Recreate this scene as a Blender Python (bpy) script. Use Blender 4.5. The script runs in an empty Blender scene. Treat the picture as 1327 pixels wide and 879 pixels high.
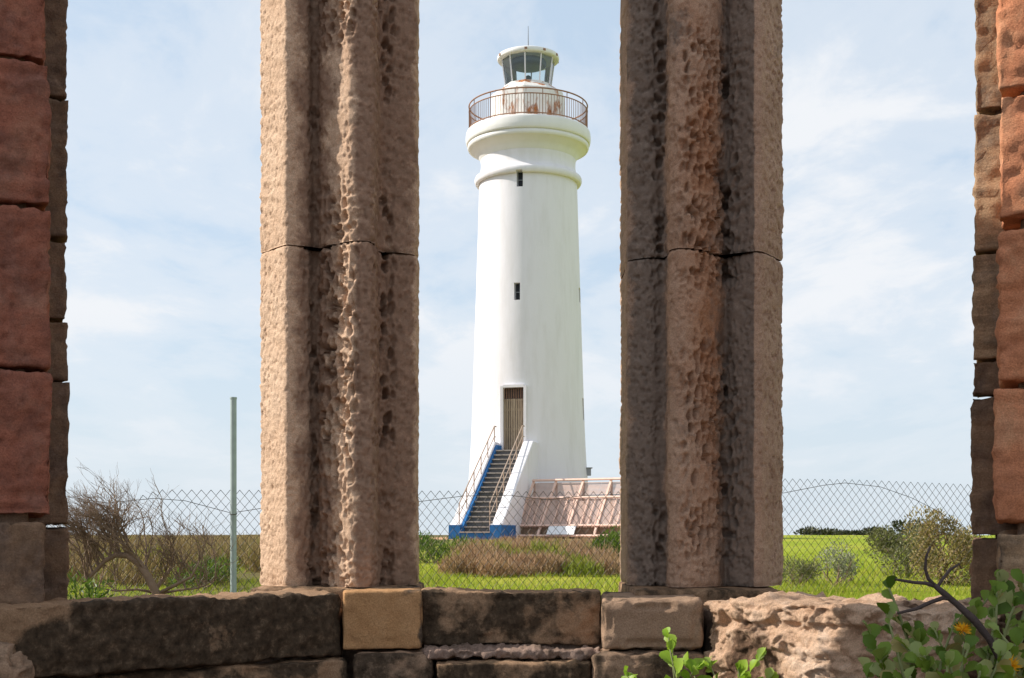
import bpy, math, random
import numpy as np
R = math.radians
random.seed(7)
rng = np.random.default_rng(11)
SC = bpy.context.scene
COL = SC.collection

# ------------------------------------------------------------------ camera
F, CX, CY, E = 1700.0, 663.5, 693.0, 1.6        # focal length in photo pixels, principal point, eye height
cam_d = bpy.data.cameras.new("camera")
cam = bpy.data.objects.new("camera", cam_d)
COL.objects.link(cam)
cam.location = (0, 0, E)
cam.rotation_euler = (R(90), 0, 0)
cam_d.sensor_width = 36
cam_d.lens = 36 * F / 1327
cam_d.shift_y = (CY - 439.5) / 1327
cam_d.clip_start = 0.05
cam_d.clip_end = 30000
SC.camera = cam

# ------------------------------------------------------------------ sun, sky, exposure
SUN_BACK, SUN_EL = 8.0, 35.0          # degrees beyond the wall plane (sun stands to the left), elevation
tos = (-math.cos(R(SUN_BACK)) * math.cos(R(SUN_EL)), math.sin(R(SUN_BACK)) * math.cos(R(SUN_EL)), math.sin(R(SUN_EL)))
from mathutils import Vector, Matrix
sun_d = bpy.data.lights.new("sun", 'SUN')
sun_d.energy = 5.0
sun_d.angle = R(0.53)
sun_d.color = (1.0, 0.94, 0.85)
sun = bpy.data.objects.new("sun", sun_d)
COL.objects.link(sun)
sun.location = (-20, 2, 20)
sun.rotation_euler = Vector(tos).to_track_quat('Z', 'Y').to_euler()
SC.view_settings.view_transform = 'Standard'
SC.view_settings.look = 'None'
SC.view_settings.gamma = 1
SC.view_settings.exposure = 0.35
SC.view_settings.use_curve_mapping = False

W = bpy.data.worlds.new("World")
SC.world = W
W.use_nodes = True
nt = W.node_tree
nt.nodes.clear()
def N(nt, typ, **kw):
    n = nt.nodes.new(typ)
    for k, v in kw.items():
        if k.startswith('i_'):
            n.inputs[k[2:].replace('_', ' ')].default_value = v
        else:
            setattr(n, k, v)
    return n
def L(nt, a, b): nt.links.new(a, b)
def ramp(nt, fac, stops, interp='LINEAR'):
    r = N(nt, 'ShaderNodeValToRGB')
    r.color_ramp.interpolation = interp
    els = r.color_ramp.elements
    while len(els) < len(stops): els.new(0.5)
    for e, (p, c) in zip(els, stops):
        e.position = p
        e.color = (*c, 1) if len(c) == 3 else c
    L(nt, fac, r.inputs[0])
    return r
def mix(nt, fac, a, b, typ='MIX'):
    m = N(nt, 'ShaderNodeMix', data_type='RGBA', blend_type=typ)
    for s, v in ((0, fac), (6, a), (7, b)):
        if hasattr(v, 'default_value') or hasattr(v, 'is_output'): L(nt, v, m.inputs[s])
        else: m.inputs[s].default_value = v if s == 0 else ((*v, 1) if len(v) == 3 else v)
    return m.outputs[2]
def math_(nt, op, a, b=None, c=None):
    m = N(nt, 'ShaderNodeMath', operation=op)
    for i, v in enumerate((a, b, c)):
        if v is None: continue
        if hasattr(v, 'is_output'): L(nt, v, m.inputs[i])
        else: m.inputs[i].default_value = v
    return m.outputs[0]

sky = N(nt, 'ShaderNodeTexSky', sky_type='NISHITA')
sky.sun_disc = False
sky.sun_elevation = R(SUN_EL)
sky.sun_rotation = R(-90 + SUN_BACK)
sky.air_density, sky.dust_density, sky.ozone_density = 1.0, 1.2, 1.5
tc = N(nt, 'ShaderNodeTexCoord')
sep = N(nt, 'ShaderNodeSeparateXYZ')
L(nt, tc.outputs['Generated'], sep.inputs[0])
zz = math_(nt, 'ADD', math_(nt, 'MAXIMUM', sep.outputs[2], 0.0), 0.16)
comb = N(nt, 'ShaderNodeCombineXYZ')
L(nt, math_(nt, 'DIVIDE', sep.outputs[0], zz), comb.inputs[0])
L(nt, math_(nt, 'DIVIDE', sep.outputs[1], zz), comb.inputs[1])
mp = N(nt, 'ShaderNodeMapping')
mp.inputs['Rotation'].default_value = (0, 0, R(28))
mp.inputs['Scale'].default_value = (1.0, 0.62, 1)
mp.inputs['Location'].default_value = (8.8, 4.9, 0)
L(nt, comb.outputs[0], mp.inputs[0])
n1 = N(nt, 'ShaderNodeTexNoise', i_Scale=1.5, i_Detail=7.0, i_Roughness=0.58, i_Distortion=0.35)
L(nt, mp.outputs[0], n1.inputs['Vector'])
n2 = N(nt, 'ShaderNodeTexNoise', i_Scale=5.5, i_Detail=6.0, i_Roughness=0.62, i_Distortion=0.5)
L(nt, mp.outputs[0], n2.inputs['Vector'])
cov = math_(nt, 'ADD', math_(nt, 'MULTIPLY', n1.outputs[0], 0.78), math_(nt, 'MULTIPLY', n2.outputs[0], 0.22))
cl = ramp(nt, cov, [(0.40, (0.05,) * 3), (0.50, (0.45,) * 3), (0.60, (1.0,) * 3)], 'EASE')
SKY_GAIN = 1.0
gain = mix(nt, 1.0, sky.outputs[0], (SKY_GAIN, SKY_GAIN, SKY_GAIN), 'MULTIPLY')
pale = mix(nt, 0.72, gain, (4.75, 5.85, 7.05))                # thin high veil over the whole sky
low = ramp(nt, sep.outputs[2], [(0.0, (0.75,) * 3), (0.05, (0.6,) * 3), (0.22, (0, 0, 0))]).outputs[0]
pale = mix(nt, low, pale, (5.5, 6.05, 6.5))                # the air whitens towards the sea
cl_f = math_(nt, 'MULTIPLY', cl.outputs[0], ramp(nt, sep.outputs[2], [(0.0, (0.15,) * 3), (0.16, (1, 1, 1))]).outputs[0])
full = mix(nt, cl_f, pale, (6.5, 6.7, 7.0))       # sunlit cirrus
bg = N(nt, 'ShaderNodeBackground', i_Strength=0.107)
L(nt, full, bg.inputs[0])
wo = N(nt, 'ShaderNodeOutputWorld')
L(nt, bg.outputs[0], wo.inputs[0])

# ------------------------------------------------------------------ helpers
def P(px, py, D): return np.array([(px - CX) * D / F, D, E + (CY - py) * D / F])

def tag(o, label=None, cat=None, group=None, kind=None):
    if label: o['label'] = label
    if cat: o['category'] = cat
    if group: o['group'] = group
    if kind: o['kind'] = kind
    return o
def thing(name, loc, label, cat, group=None):
    o = bpy.data.objects.new(name, None)
    COL.objects.link(o)
    o.location = tuple(float(v) for v in loc)
    o.empty_display_size = 0.2
    return tag(o, label, cat, group)
def wloc(o):
    p = Vector((0, 0, 0))
    while o is not None:
        p += o.location
        o = o.parent
    return p
def mesh(name, V, Fc, mat, parent=None, smooth=True, loc=None, attrs=None):
    """V world coordinates; faces a list or an (n,3|4) array. One linked mesh object."""
    V = np.asarray(V, dtype=float)
    me = bpy.data.meshes.new(name)
    o = bpy.data.objects.new(name, me)
    COL.objects.link(o)
    off = np.zeros(3)
    if parent is not None:
        o.parent = parent
        off = np.array(wloc(parent))
    elif loc is not None:
        o.location = tuple(float(v) for v in loc)
        off = np.array(loc, dtype=float)
    Vl = V - off
    if isinstance(Fc, np.ndarray):
        n, k = Fc.shape
        me.vertices.add(len(Vl)); me.vertices.foreach_set('co', Vl.astype(np.float32).ravel())
        me.loops.add(n * k); me.loops.foreach_set('vertex_index', Fc.astype(np.int32).ravel())
        me.polygons.add(n); me.polygons.foreach_set('loop_start', np.arange(0, n * k, k, dtype=np.int32))
        me.update(calc_edges=True); me.validate()
    else:
        me.from_pydata(Vl.tolist(), [], [list(map(int, f)) for f in Fc])
        me.update()
    if smooth:
        me.polygons.foreach_set('use_smooth', np.ones(len(me.polygons), dtype=bool))
    for k, a in (attrs or {}).items():
        at = me.attributes.new(k, 'FLOAT', 'POINT')
        at.data.foreach_set('value', np.asarray(a, dtype=np.float32))
    me.materials.append(mat)
    return o
class MB:
    """collects small pieces into one mesh"""
    def __init__(s): s.V = []; s.F = []; s.n = 0; s.A = []
    def add(s, V, Fc, a=None):
        V = np.asarray(V, float)
        s.F += [[int(i) + s.n for i in f] for f in Fc]
        s.V.append(V); s.n += len(V)
        s.A.append(np.full(len(V), random.random() if a is None else a))
    def box(s, c, size, X=None, Y=None, Z=None, bev=0.0):
        """oriented box, bevelled along all edges when bev > 0"""
        c = np.asarray(c, float)
        X = np.array([1., 0, 0]) if X is None else np.asarray(X, float); X = X / np.linalg.norm(X)
        Z = np.array([0., 0, 1]) if Z is None else np.asarray(Z, float); Z = Z / np.linalg.norm(Z)
        Y = np.cross(Z, X) if Y is None else np.asarray(Y, float) / np.linalg.norm(Y)
        h = np.asarray(size, float) / 2
        vs = [c + X * sx * h[0] + Y * sy * h[1] + Z * sz * h[2] for sz in (-1, 1) for sy in (-1, 1) for sx in (-1, 1)]
        s.add(vs, [(0, 2, 3, 1), (4, 5, 7, 6), (0, 1, 5, 4), (2, 6, 7, 3), (0, 4, 6, 2), (1, 3, 7, 5)])
    def bar(s, a, b, w, d=None, up=(0, 0, 1)):
        a = np.asarray(a, float); b = np.asarray(b, float); d = w if d is None else d
        X = b - a; l = np.linalg.norm(X); X /= l
        up = np.asarray(up, float)
        if abs(np.dot(X, up)) > 0.98: up = np.array([0, 1., 0])
        Y = np.cross(up, X); Y /= np.linalg.norm(Y); Z = np.cross(X, Y)
        s.box((a + b) / 2, (l, w, d), X, Y, Z)
    def tube(s, pts, r, n=6, cap=True):
        pts = np.asarray(pts, float); m = len(pts)
        r = np.full(m, r) if np.isscalar(r) else np.asarray(r, float)
        T = np.gradient(pts, axis=0); T /= np.linalg.norm(T, axis=1)[:, None] + 1e-12
        ref = np.array([0, 0, 1.]) if abs(T[0][2]) < 0.9 else np.array([1., 0, 0])
        V = []
        for i in range(m):
            a = np.cross(T[i], ref); na = np.linalg.norm(a)
            if na < 1e-3: a = np.cross(T[i], [0.3, 0.8, 0.1]); na = np.linalg.norm(a)
            a /= na; b = np.cross(T[i], a); ref = np.cross(a, T[i])
            for k in range(n):
                t = 2 * math.pi * k / n
                V.append(pts[i] + r[i] * (math.cos(t) * a + math.sin(t) * b))
        Fc = [(i * n + k, i * n + (k + 1) % n, (i + 1) * n + (k + 1) % n, (i + 1) * n + k) for i in range(m - 1) for k in range(n)]
        if cap: Fc += [tuple(range(n - 1, -1, -1)), tuple((m - 1) * n + k for k in range(n))]
        s.add(V, Fc)
    def prism(s, poly, o, u, v, w, t):
        """polygon (a,b) in axes u,v from o, extruded by t along w"""
        o, u, v, w = (np.asarray(q, float) for q in (o, u, v, w))
        A = [o + u * a + v * b for a, b in poly]; n = len(A)
        B = [p + w * t for p in A]
        s.add(A + B, [tuple(range(n - 1, -1, -1)), tuple(range(n, 2 * n))] + [(i, (i + 1) % n, n + (i + 1) % n, n + i) for i in range(n)])
    def build(s, name, mat, parent=None, smooth=False, loc=None):
        V = np.concatenate(s.V)
        o = mesh(name, V, s.F, mat, parent, smooth, loc, {'rnd': np.concatenate(s.A)})
        me = o.data
        import bmesh
        bm = bmesh.new(); bm.from_mesh(me)
        bmesh.ops.recalc_face_normals(bm, faces=bm.faces)
        bm.to_mesh(me); bm.free()
        return o

# ---- numpy noise
def _h(ix, iy, iz, seed):
    n = (ix.astype(np.int64) * 374761393 + iy.astype(np.int64) * 668265263 + iz.astype(np.int64) * 2147483647 + seed * 974711) & 0xffffffff
    n = ((n ^ (n >> 13)) * 1274126177) & 0xffffffff
    n = ((n ^ (n >> 16)) * 2246822519) & 0xffffffff
    return ((n ^ (n >> 15)) & 0xffffff) / float(0xffffff)
def vnoise(p, seed=0):
    i = np.floor(p).astype(np.int64); f = p - i
    u = f * f * f * (f * (f * 6 - 15) + 10)
    r = 0
    for dx in (0, 1):
        for dy in (0, 1):
            for dz in (0, 1):
                w = (u[:, 0] if dx else 1 - u[:, 0]) * (u[:, 1] if dy else 1 - u[:, 1]) * (u[:, 2] if dz else 1 - u[:, 2])
                r = r + w * _h(i[:, 0] + dx, i[:, 1] + dy, i[:, 2] + dz, seed)
    return r * 2 - 1
def fbm(p, scale, octs=4, seed=0, gain=0.5):
    p = np.asarray(p, float) * scale; a = 1.0; r = 0; t = 0
    for o in range(octs):
        r = r + a * vnoise(p + 17.3 * o, seed + o); t += a; a *= gain; p = p * 2.03
    return r / t * 1.6
def worley2(s, z, seed=0, jit=0.85):
    ix, iz = np.floor(s).astype(np.int64), np.floor(z).astype(np.int64)
    f1 = np.full(len(s), 9.0); f2 = f1.copy(); idv = np.zeros(len(s))
    for dx in (-1, 0, 1):
        for dz in (-1, 0, 1):
            cx, cz = ix + dx, iz + dz; one = np.zeros_like(cx)
            px = cx + 0.5 + jit * (_h(cx, cz, one, seed) - 0.5); pz = cz + 0.5 + jit * (_h(cx, cz, one + 5, seed) - 0.5)
            d = np.hypot(s - px, z - pz)
            hv = _h(cx, cz, one + 9, seed)
            new = d < f1
            f2 = np.where(new, f1, np.minimum(f2, d)); idv = np.where(new, hv, idv); f1 = np.where(new, d, f1)
    return f1, f2, idv
def sstep(a, b, x):
    t = np.clip((x - a) / (b - a), 0, 1); return t * t * (3 - 2 * t)

# ------------------------------------------------------------------ materials
def new_mat(name):
    m = bpy.data.materials.new(name); m.use_nodes = True
    t = m.node_tree; t.nodes.clear()
    out = N(t, 'ShaderNodeOutputMaterial'); b = N(t, 'ShaderNodeBsdfPrincipled')
    L(t, b.outputs[0], out.inputs[0])
    b.inputs['Roughness'].default_value = 0.85
    b.inputs['Specular IOR Level'].default_value = 0.25
    return m, t, b
def coords(t, scale=(1, 1, 1), kind='Object'):
    c = N(t, 'ShaderNodeTexCoord'); m = N(t, 'ShaderNodeMapping')
    m.inputs['Scale'].default_value = scale
    L(t, c.outputs[kind], m.inputs[0])
    return m.outputs[0]
def noise(t, vec, scale, det=5, rough=0.55, dist=0.0):
    n = N(t, 'ShaderNodeTexNoise', i_Scale=float(scale), i_Detail=float(det), i_Roughness=rough, i_Distortion=dist)
    L(t, vec, n.inputs['Vector'])
    return n.outputs[0]
def bump(t, b, h, strength, dist):
    n = N(t, 'ShaderNodeBump', i_Strength=strength, i_Distance=dist)
    L(t, h, n.inputs['Height']); L(t, n.outputs[0], b.inputs['Normal'])
def attr(t, name):
    a = N(t, 'ShaderNodeAttribute'); a.attribute_name = name
    return a.outputs['Fac']
def simple(name, col, rough=0.6, metal=0.0, var=0.12, scale=6.0, bmp=0.0):
    m, t, b = new_mat(name)
    v = coords(t)
    n = noise(t, v, scale, 5)
    c = mix(t, n, tuple(x * (1 - var) for x in col), tuple(min(1, x * (1 + var)) for x in col))
    L(t, c, b.inputs['Base Color'])
    b.inputs['Roughness'].default_value = rough; b.inputs['Metallic'].default_value = metal
    if bmp: bump(t, b, noise(t, v, scale * 6, 4), bmp, 0.01)
    return m
def stone(name, tones, crust_shade=0.0, crust_shade_col=(0.06, 0.042, 0.029), crust_scale=9.0, accent=None, bands=0.0, fine=0.5, speck=1.0):
    """sandstone: large tone drift, bedding bands, grain, optional black weathering crust and iron stain (per-vertex 'stain')"""
    m, t, b = new_mat(name)
    v = coords(t)
    big = math_(t, 'ADD', math_(t, 'MULTIPLY', noise(t, v, 4.5, 6, 0.6, 0.4), 0.6), math_(t, 'MULTIPLY', noise(t, v, 19, 7, 0.65, 0.3), 0.4))
    c = ramp(t, big, [(0.30, tones[0]), (0.5, tones[1]), (0.70, tones[2])]).outputs[0]
    vb = coords(t, (2.0, 2.0, 26.0))
    if bands:
        bd = noise(t, vb, 2.2, 4, 0.6, 0.5)
        c = mix(t, math_(t, 'MULTIPLY', ramp(t, bd, [(0.42, (0, 0, 0)), (0.62, (1, 1, 1))]).outputs[0], bands), c, tuple(x * 0.55 for x in tones[1]))
    if accent:
        c = mix(t, math_(t, 'MULTIPLY', attr(t, 'stain'), ramp(t, noise(t, v, 9, 5), [(0.35, (0.35,) * 3), (0.6, (1, 1, 1))]).outputs[0]), c, accent)
    grain = noise(t, v, 240, 3, 0.7)
    c = mix(t, ramp(t, grain, [(0.3, (0.0,) * 3), (0.7, (1, 1, 1))]).outputs[0], mix(t, 1.0, c, (0.70, 0.68, 0.67), 'MULTIPLY'), mix(t, 1.0, c, (1.2, 1.2, 1.2), 'MULTIPLY'))
    if crust_shade:
        cn = noise(t, v, crust_scale, 9, 0.68, 0.25)
        fac = math_(t, 'ADD', cn, math_(t, 'MULTIPLY', math_(t, 'SUBTRACT', attr(t, 'crust_shade'), 0.5), 0.75))
        cm = ramp(t, fac, [(0.45, (0, 0, 0)), (0.62, (min(1, crust_shade),) * 3)]).outputs[0]
        sp = ramp(t, noise(t, v, 38, 7, 0.75), [(0.36, tuple(x * (1 - 0.3 * speck) for x in crust_shade_col)), (0.55, tuple(min(1, x * (1 + 0.7 * speck)) for x in crust_shade_col)), (0.72, tuple(min(1, x * (1 + 3.2 * speck)) for x in crust_shade_col))]).outputs[0]
        c = mix(t, cm, c, sp)
    L(t, c, b.inputs['Base Color'])
    b.inputs['Roughness'].default_value = 0.95; b.inputs['Specular IOR Level'].default_value = 0.12
    hh = math_(t, 'ADD', math_(t, 'MULTIPLY', noise(t, v, 85, 8, 0.78), 1.0), math_(t, 'MULTIPLY', grain, 0.3))
    bump(t, b, hh, fine, 0.016)
    return m
def leafmat(name, cols, trans=0.35, rough=0.5):
    m, t, b = new_mat(name)
    c = ramp(t, attr(t, 'rnd'), [(i / max(1, len(cols) - 1), k) for i, k in enumerate(cols)]).outputs[0]
    v = coords(t)
    c = mix(t, noise(t, v, 1.7, 3), mix(t, 1.0, c, (0.78, 0.82, 0.8), 'MULTIPLY'), mix(t, 1.0, c, (1.2, 1.15, 1.1), 'MULTIPLY'))
    L(t, c, b.inputs['Base Color']); b.inputs['Roughness'].default_value = rough
    b.inputs['Specular IOR Level'].default_value = 0.3
    tr = N(t, 'ShaderNodeBsdfTranslucent'); L(t, c, tr.inputs[0])
    ms = N(t, 'ShaderNodeMixShader'); ms.inputs[0].default_value = trans
    L(t, b.outputs[0], ms.inputs[1]); L(t, tr.outputs[0], ms.inputs[2])
    o = [n for n in t.nodes if n.type == 'OUTPUT_MATERIAL'][0]
    L(t, ms.outputs[0], o.inputs[0])
    return m

M = {}
M['mullion_warm'] = stone('warm_sandstone', [(0.56, 0.375, 0.25), (0.68, 0.48, 0.335), (0.74, 0.55, 0.40)], crust_shade=0.85, speck=0.3, crust_shade_col=(0.22, 0.132, 0.09), accent=(0.46, 0.25, 0.16))  # pale sunlit face; darker tone on the others is patina plus painted shade
M['mullion_grey'] = stone('grey_sandstone', [(0.36, 0.235, 0.165), (0.47, 0.315, 0.225), (0.56, 0.385, 0.275)], crust_shade=0.85, speck=0.25, crust_shade_col=(0.165, 0.128, 0.105), accent=(0.44, 0.22, 0.12))
M['jamb_red'] = stone('red_sandstone', [(0.23, 0.080, 0.052), (0.34, 0.128, 0.082), (0.38, 0.195, 0.13)], crust_shade=0.5, crust_shade_col=(0.08, 0.042, 0.035), bands=0.25)
M['jamb_brown'] = stone('brown_sandstone', [(0.18, 0.108, 0.066), (0.24, 0.150, 0.095), (0.30, 0.19, 0.124)], crust_shade=0.7, crust_shade_col=(0.07, 0.048, 0.038), bands=0.3)
M['jamb_orange'] = stone('orange_sandstone', [(0.46, 0.17, 0.085), (0.60, 0.25, 0.13), (0.66, 0.38, 0.22)], crust_shade=0.2, crust_shade_col=(0.16, 0.08, 0.06), bands=0.25)
M['jamb_buff'] = stone('buff_sandstone', [(0.34, 0.22, 0.13), (0.44, 0.29, 0.175), (0.50, 0.34, 0.22)], crust_shade=0.8, crust_shade_col=(0.085, 0.066, 0.052), bands=0.6)
M['sill_dark'] = stone('blackened_sandstone', [(0.22, 0.135, 0.08), (0.32, 0.20, 0.12), (0.38, 0.25, 0.16)], crust_shade=1.0, crust_scale=13.0, crust_shade_col=(0.05, 0.034, 0.022))
M['sill_tan'] = stone('tan_sandstone', [(0.36, 0.19, 0.085), (0.46, 0.255, 0.12), (0.50, 0.30, 0.155)], crust_shade=1.0)
M['sill_buff'] = stone('dull_buff_sandstone', [(0.27, 0.175, 0.115), (0.34, 0.225, 0.15), (0.40, 0.27, 0.185)], crust_shade=1.0)
M['sill_rough'] = stone('crumbling_sandstone', [(0.48, 0.28, 0.17), (0.74, 0.50, 0.34), (0.84, 0.66, 0.52)], crust_shade=1.0, crust_shade_col=(0.11, 0.066, 0.042), fine=0.9)
M['mortar'] = stone('lime_mortar', [(0.20, 0.135, 0.105), (0.29, 0.20, 0.16), (0.36, 0.26, 0.21)], crust_shade=0.7)

def paint(name, col, dirt=0.5, rust=0.0):
    m, t, b = new_mat(name)
    v = coords(t, (1, 1, 0.16)); v1 = coords(t)
    s = noise(t, v, 2.6, 6, 0.6)
    c = mix(t, math_(t, 'MULTIPLY', ramp(t, s, [(0.45, (0, 0, 0)), (0.75, (1, 1, 1))]).outputs[0], dirt), col, tuple(x * y for x, y in zip(col, (0.78, 0.77, 0.72))))
    c = mix(t, math_(t, 'MULTIPLY', noise(t, v1, 0.9, 4), 0.16), c, tuple(x * 0.86 for x in col))
    if rust:
        rn = noise(t, coords(t, (1, 1, 0.35)), 2.3, 8, 0.66, 0.3)
        rm = ramp(t, rn, [(0.62 - 0.1 * rust, (0, 0, 0)), (0.72 - 0.1 * rust, (1, 1, 1))]).outputs[0]
        rc = ramp(t, noise(t, v1, 9, 5), [(0.3, (0.20, 0.06, 0.02)), (0.7, (0.52, 0.20, 0.06))]).outputs[0]
        c = mix(t, rm, c, rc)
    L(t, c, b.inputs['Base Color']); b.inputs['Roughness'].default_value = 0.55
    bump(t, b, noise(t, v1, 3.0, 6, 0.6), 0.25, 0.03)
    return m
M['white'] = paint('white_masonry_paint', (0.80, 0.775, 0.80))
M['cream'] = paint('cream_paint', (0.79, 0.775, 0.745), 0.25)
M['rustwhite'] = paint('rusting_white_paint', (0.78, 0.76, 0.72), 0.3, 1.0)
M['blue'] = paint('blue_paint', (0.02, 0.135, 0.36), 0.3)
M['rusty_iron'] = simple('rusted_iron', (0.33, 0.185, 0.12), 0.8, 0.1, 0.5, 4)
M['rail_brown'] = simple('rust_tinted_handrail', (0.42, 0.31, 0.24), 0.6, 0.1, 0.3, 3)
M['tread'] = simple('worn_stair_tread', (0.36, 0.315, 0.28), 0.9, 0, 0.35, 3, 0.3)
M['concrete'] = simple('worn_concrete', (0.115, 0.115, 0.12), 0.9, 0, 0.3, 4, 0.3)
M['pinkframe'] = simple('faded_pink_timber', (0.72, 0.50, 0.41), 0.8, 0, 0.2, 5)
M['pinklattice'] = simple('weathered_pink_lattice', (0.52, 0.37, 0.31), 0.85, 0, 0.25, 6)
M['whiteboard'] = simple('white_board', (0.78, 0.80, 0.82), 0.6, 0, 0.08, 4)
M['dark'] = simple('dark_opening', (0.02, 0.022, 0.026), 0.4, 0, 0.3)
M['darkceil'] = simple('lantern_ceiling', (0.14, 0.17, 0.195), 0.5, 0, 0.3)
M['lens'] = simple('lamp_lens', (0.06, 0.085, 0.07), 0.25, 0.2, 0.3)
M['lead'] = simple('grey_metal', (0.30, 0.31, 0.32), 0.5, 0.5, 0.2)
M['galv'] = simple('galvanised_steel', (0.36, 0.42, 0.40), 0.55, 0.35, 0.22, 14)
M['wire'] = simple('weathered_wire', (0.08, 0.068, 0.06), 0.65, 0.3, 0.35, 5)
M['bark'] = simple('dry_bark', (0.24, 0.165, 0.115), 0.95, 0, 0.4, 14, 0.5)
M['darkbark'] = simple('dark_bark', (0.075, 0.055, 0.05), 0.9, 0, 0.4, 20, 0.5)
M['greenstem'] = simple('green_stem', (0.20, 0.22, 0.09), 0.7, 0, 0.3, 20)
def timber():
    m, t, b = new_mat('slatted_timber')
    v = coords(t, (1, 1, 0.12))
    c = ramp(t, noise(t, v, 14, 6, 0.65), [(0.3, (0.26, 0.19, 0.13)), (0.7, (0.50, 0.39, 0.28))]).outputs[0]
    c = mix(t, attr(t, 'rnd'), mix(t, 1.0, c, (0.75, 0.75, 0.75), 'MULTIPLY'), c)
    L(t, c, b.inputs['Base Color'])
    return m
M['timber'] = timber()
def glass():
    m, t, b = new_mat('lantern_glass')
    tr = N(t, 'ShaderNodeBsdfTransparent'); tr.inputs[0].default_value = (0.90, 0.97, 0.97, 1)
    gl = N(t, 'ShaderNodeBsdfGlossy'); gl.inputs['Roughness'].default_value = 0.03
    fr = N(t, 'ShaderNodeFresnel'); fr.inputs[0].default_value = 1.5
    ms = N(t, 'ShaderNodeMixShader')
    L(t, math_(t, 'ADD', fr.outputs[0], 0.03), ms.inputs[0]); L(t, tr.outputs[0], ms.inputs[1]); L(t, gl.outputs[0], ms.inputs[2])
    o = [n for n in t.nodes if n.type == 'OUTPUT_MATERIAL'][0]
    L(t, ms.outputs[0], o.inputs[0])
    return m
M['glass'] = glass()
M['grass'] = leafmat('grass_blades', [(0.15, 0.26, 0.012), (0.26, 0.36, 0.016), (0.36, 0.40, 0.03), (0.42, 0.36, 0.10)], 0.4, 0.6)
M['heath'] = leafmat('heath_twigs', [(0.13, 0.095, 0.035), (0.24, 0.17, 0.065), (0.33, 0.235, 0.11), (0.22, 0.225, 0.045)], 0.2, 0.8)
M['dry'] = leafmat('dry_stalks', [(0.26, 0.15, 0.07), (0.34, 0.20, 0.11), (0.42, 0.28, 0.17), (0.20, 0.15, 0.05)], 0.2, 0.8)
M['scrub_green'] = leafmat('green_scrub_blades', [(0.10, 0.14, 0.015), (0.19, 0.24, 0.02), (0.30, 0.32, 0.04), (0.30, 0.24, 0.08)], 0.3, 0.7)
M['leaf_green'] = leafmat('green_leaves', [(0.05, 0.10, 0.015), (0.10, 0.17, 0.02), (0.17, 0.24, 0.03)], 0.35)
M['leaf_olive'] = leafmat('olive_leaves', [(0.09, 0.11, 0.035), (0.16, 0.17, 0.06), (0.27, 0.25, 0.12)], 0.3)
M['leaf_yellow'] = leafmat('yellowing_leaves', [(0.14, 0.14, 0.04), (0.30, 0.25, 0.08), (0.42, 0.33, 0.15), (0.30, 0.20, 0.10)], 0.35)
M['leaf_grey'] = leafmat('grey_green_leaves', [(0.16, 0.18, 0.11), (0.27, 0.29, 0.18), (0.36, 0.36, 0.25)], 0.25)
M['leaf_far'] = leafmat('far_dark_leaves', [(0.03, 0.04, 0.02), (0.05, 0.06, 0.03), (0.07, 0.075, 0.035)], 0.1)
M['leaf_bitou'] = leafmat('fleshy_leaves', [(0.06, 0.12, 0.012), (0.12, 0.20, 0.018), (0.19, 0.28, 0.035), (0.27, 0.33, 0.12), (0.30, 0.24, 0.08)], 0.3, 0.55)
M['leaf_lime'] = leafmat('young_lime_leaves', [(0.20, 0.36, 0.02), (0.30, 0.46, 0.04), (0.38, 0.50, 0.12)], 0.45, 0.45)
M['petal'] = leafmat('orange_petals', [(0.72, 0.30, 0.01), (0.80, 0.42, 0.01), (0.85, 0.50, 0.03)], 0.3)

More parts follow.
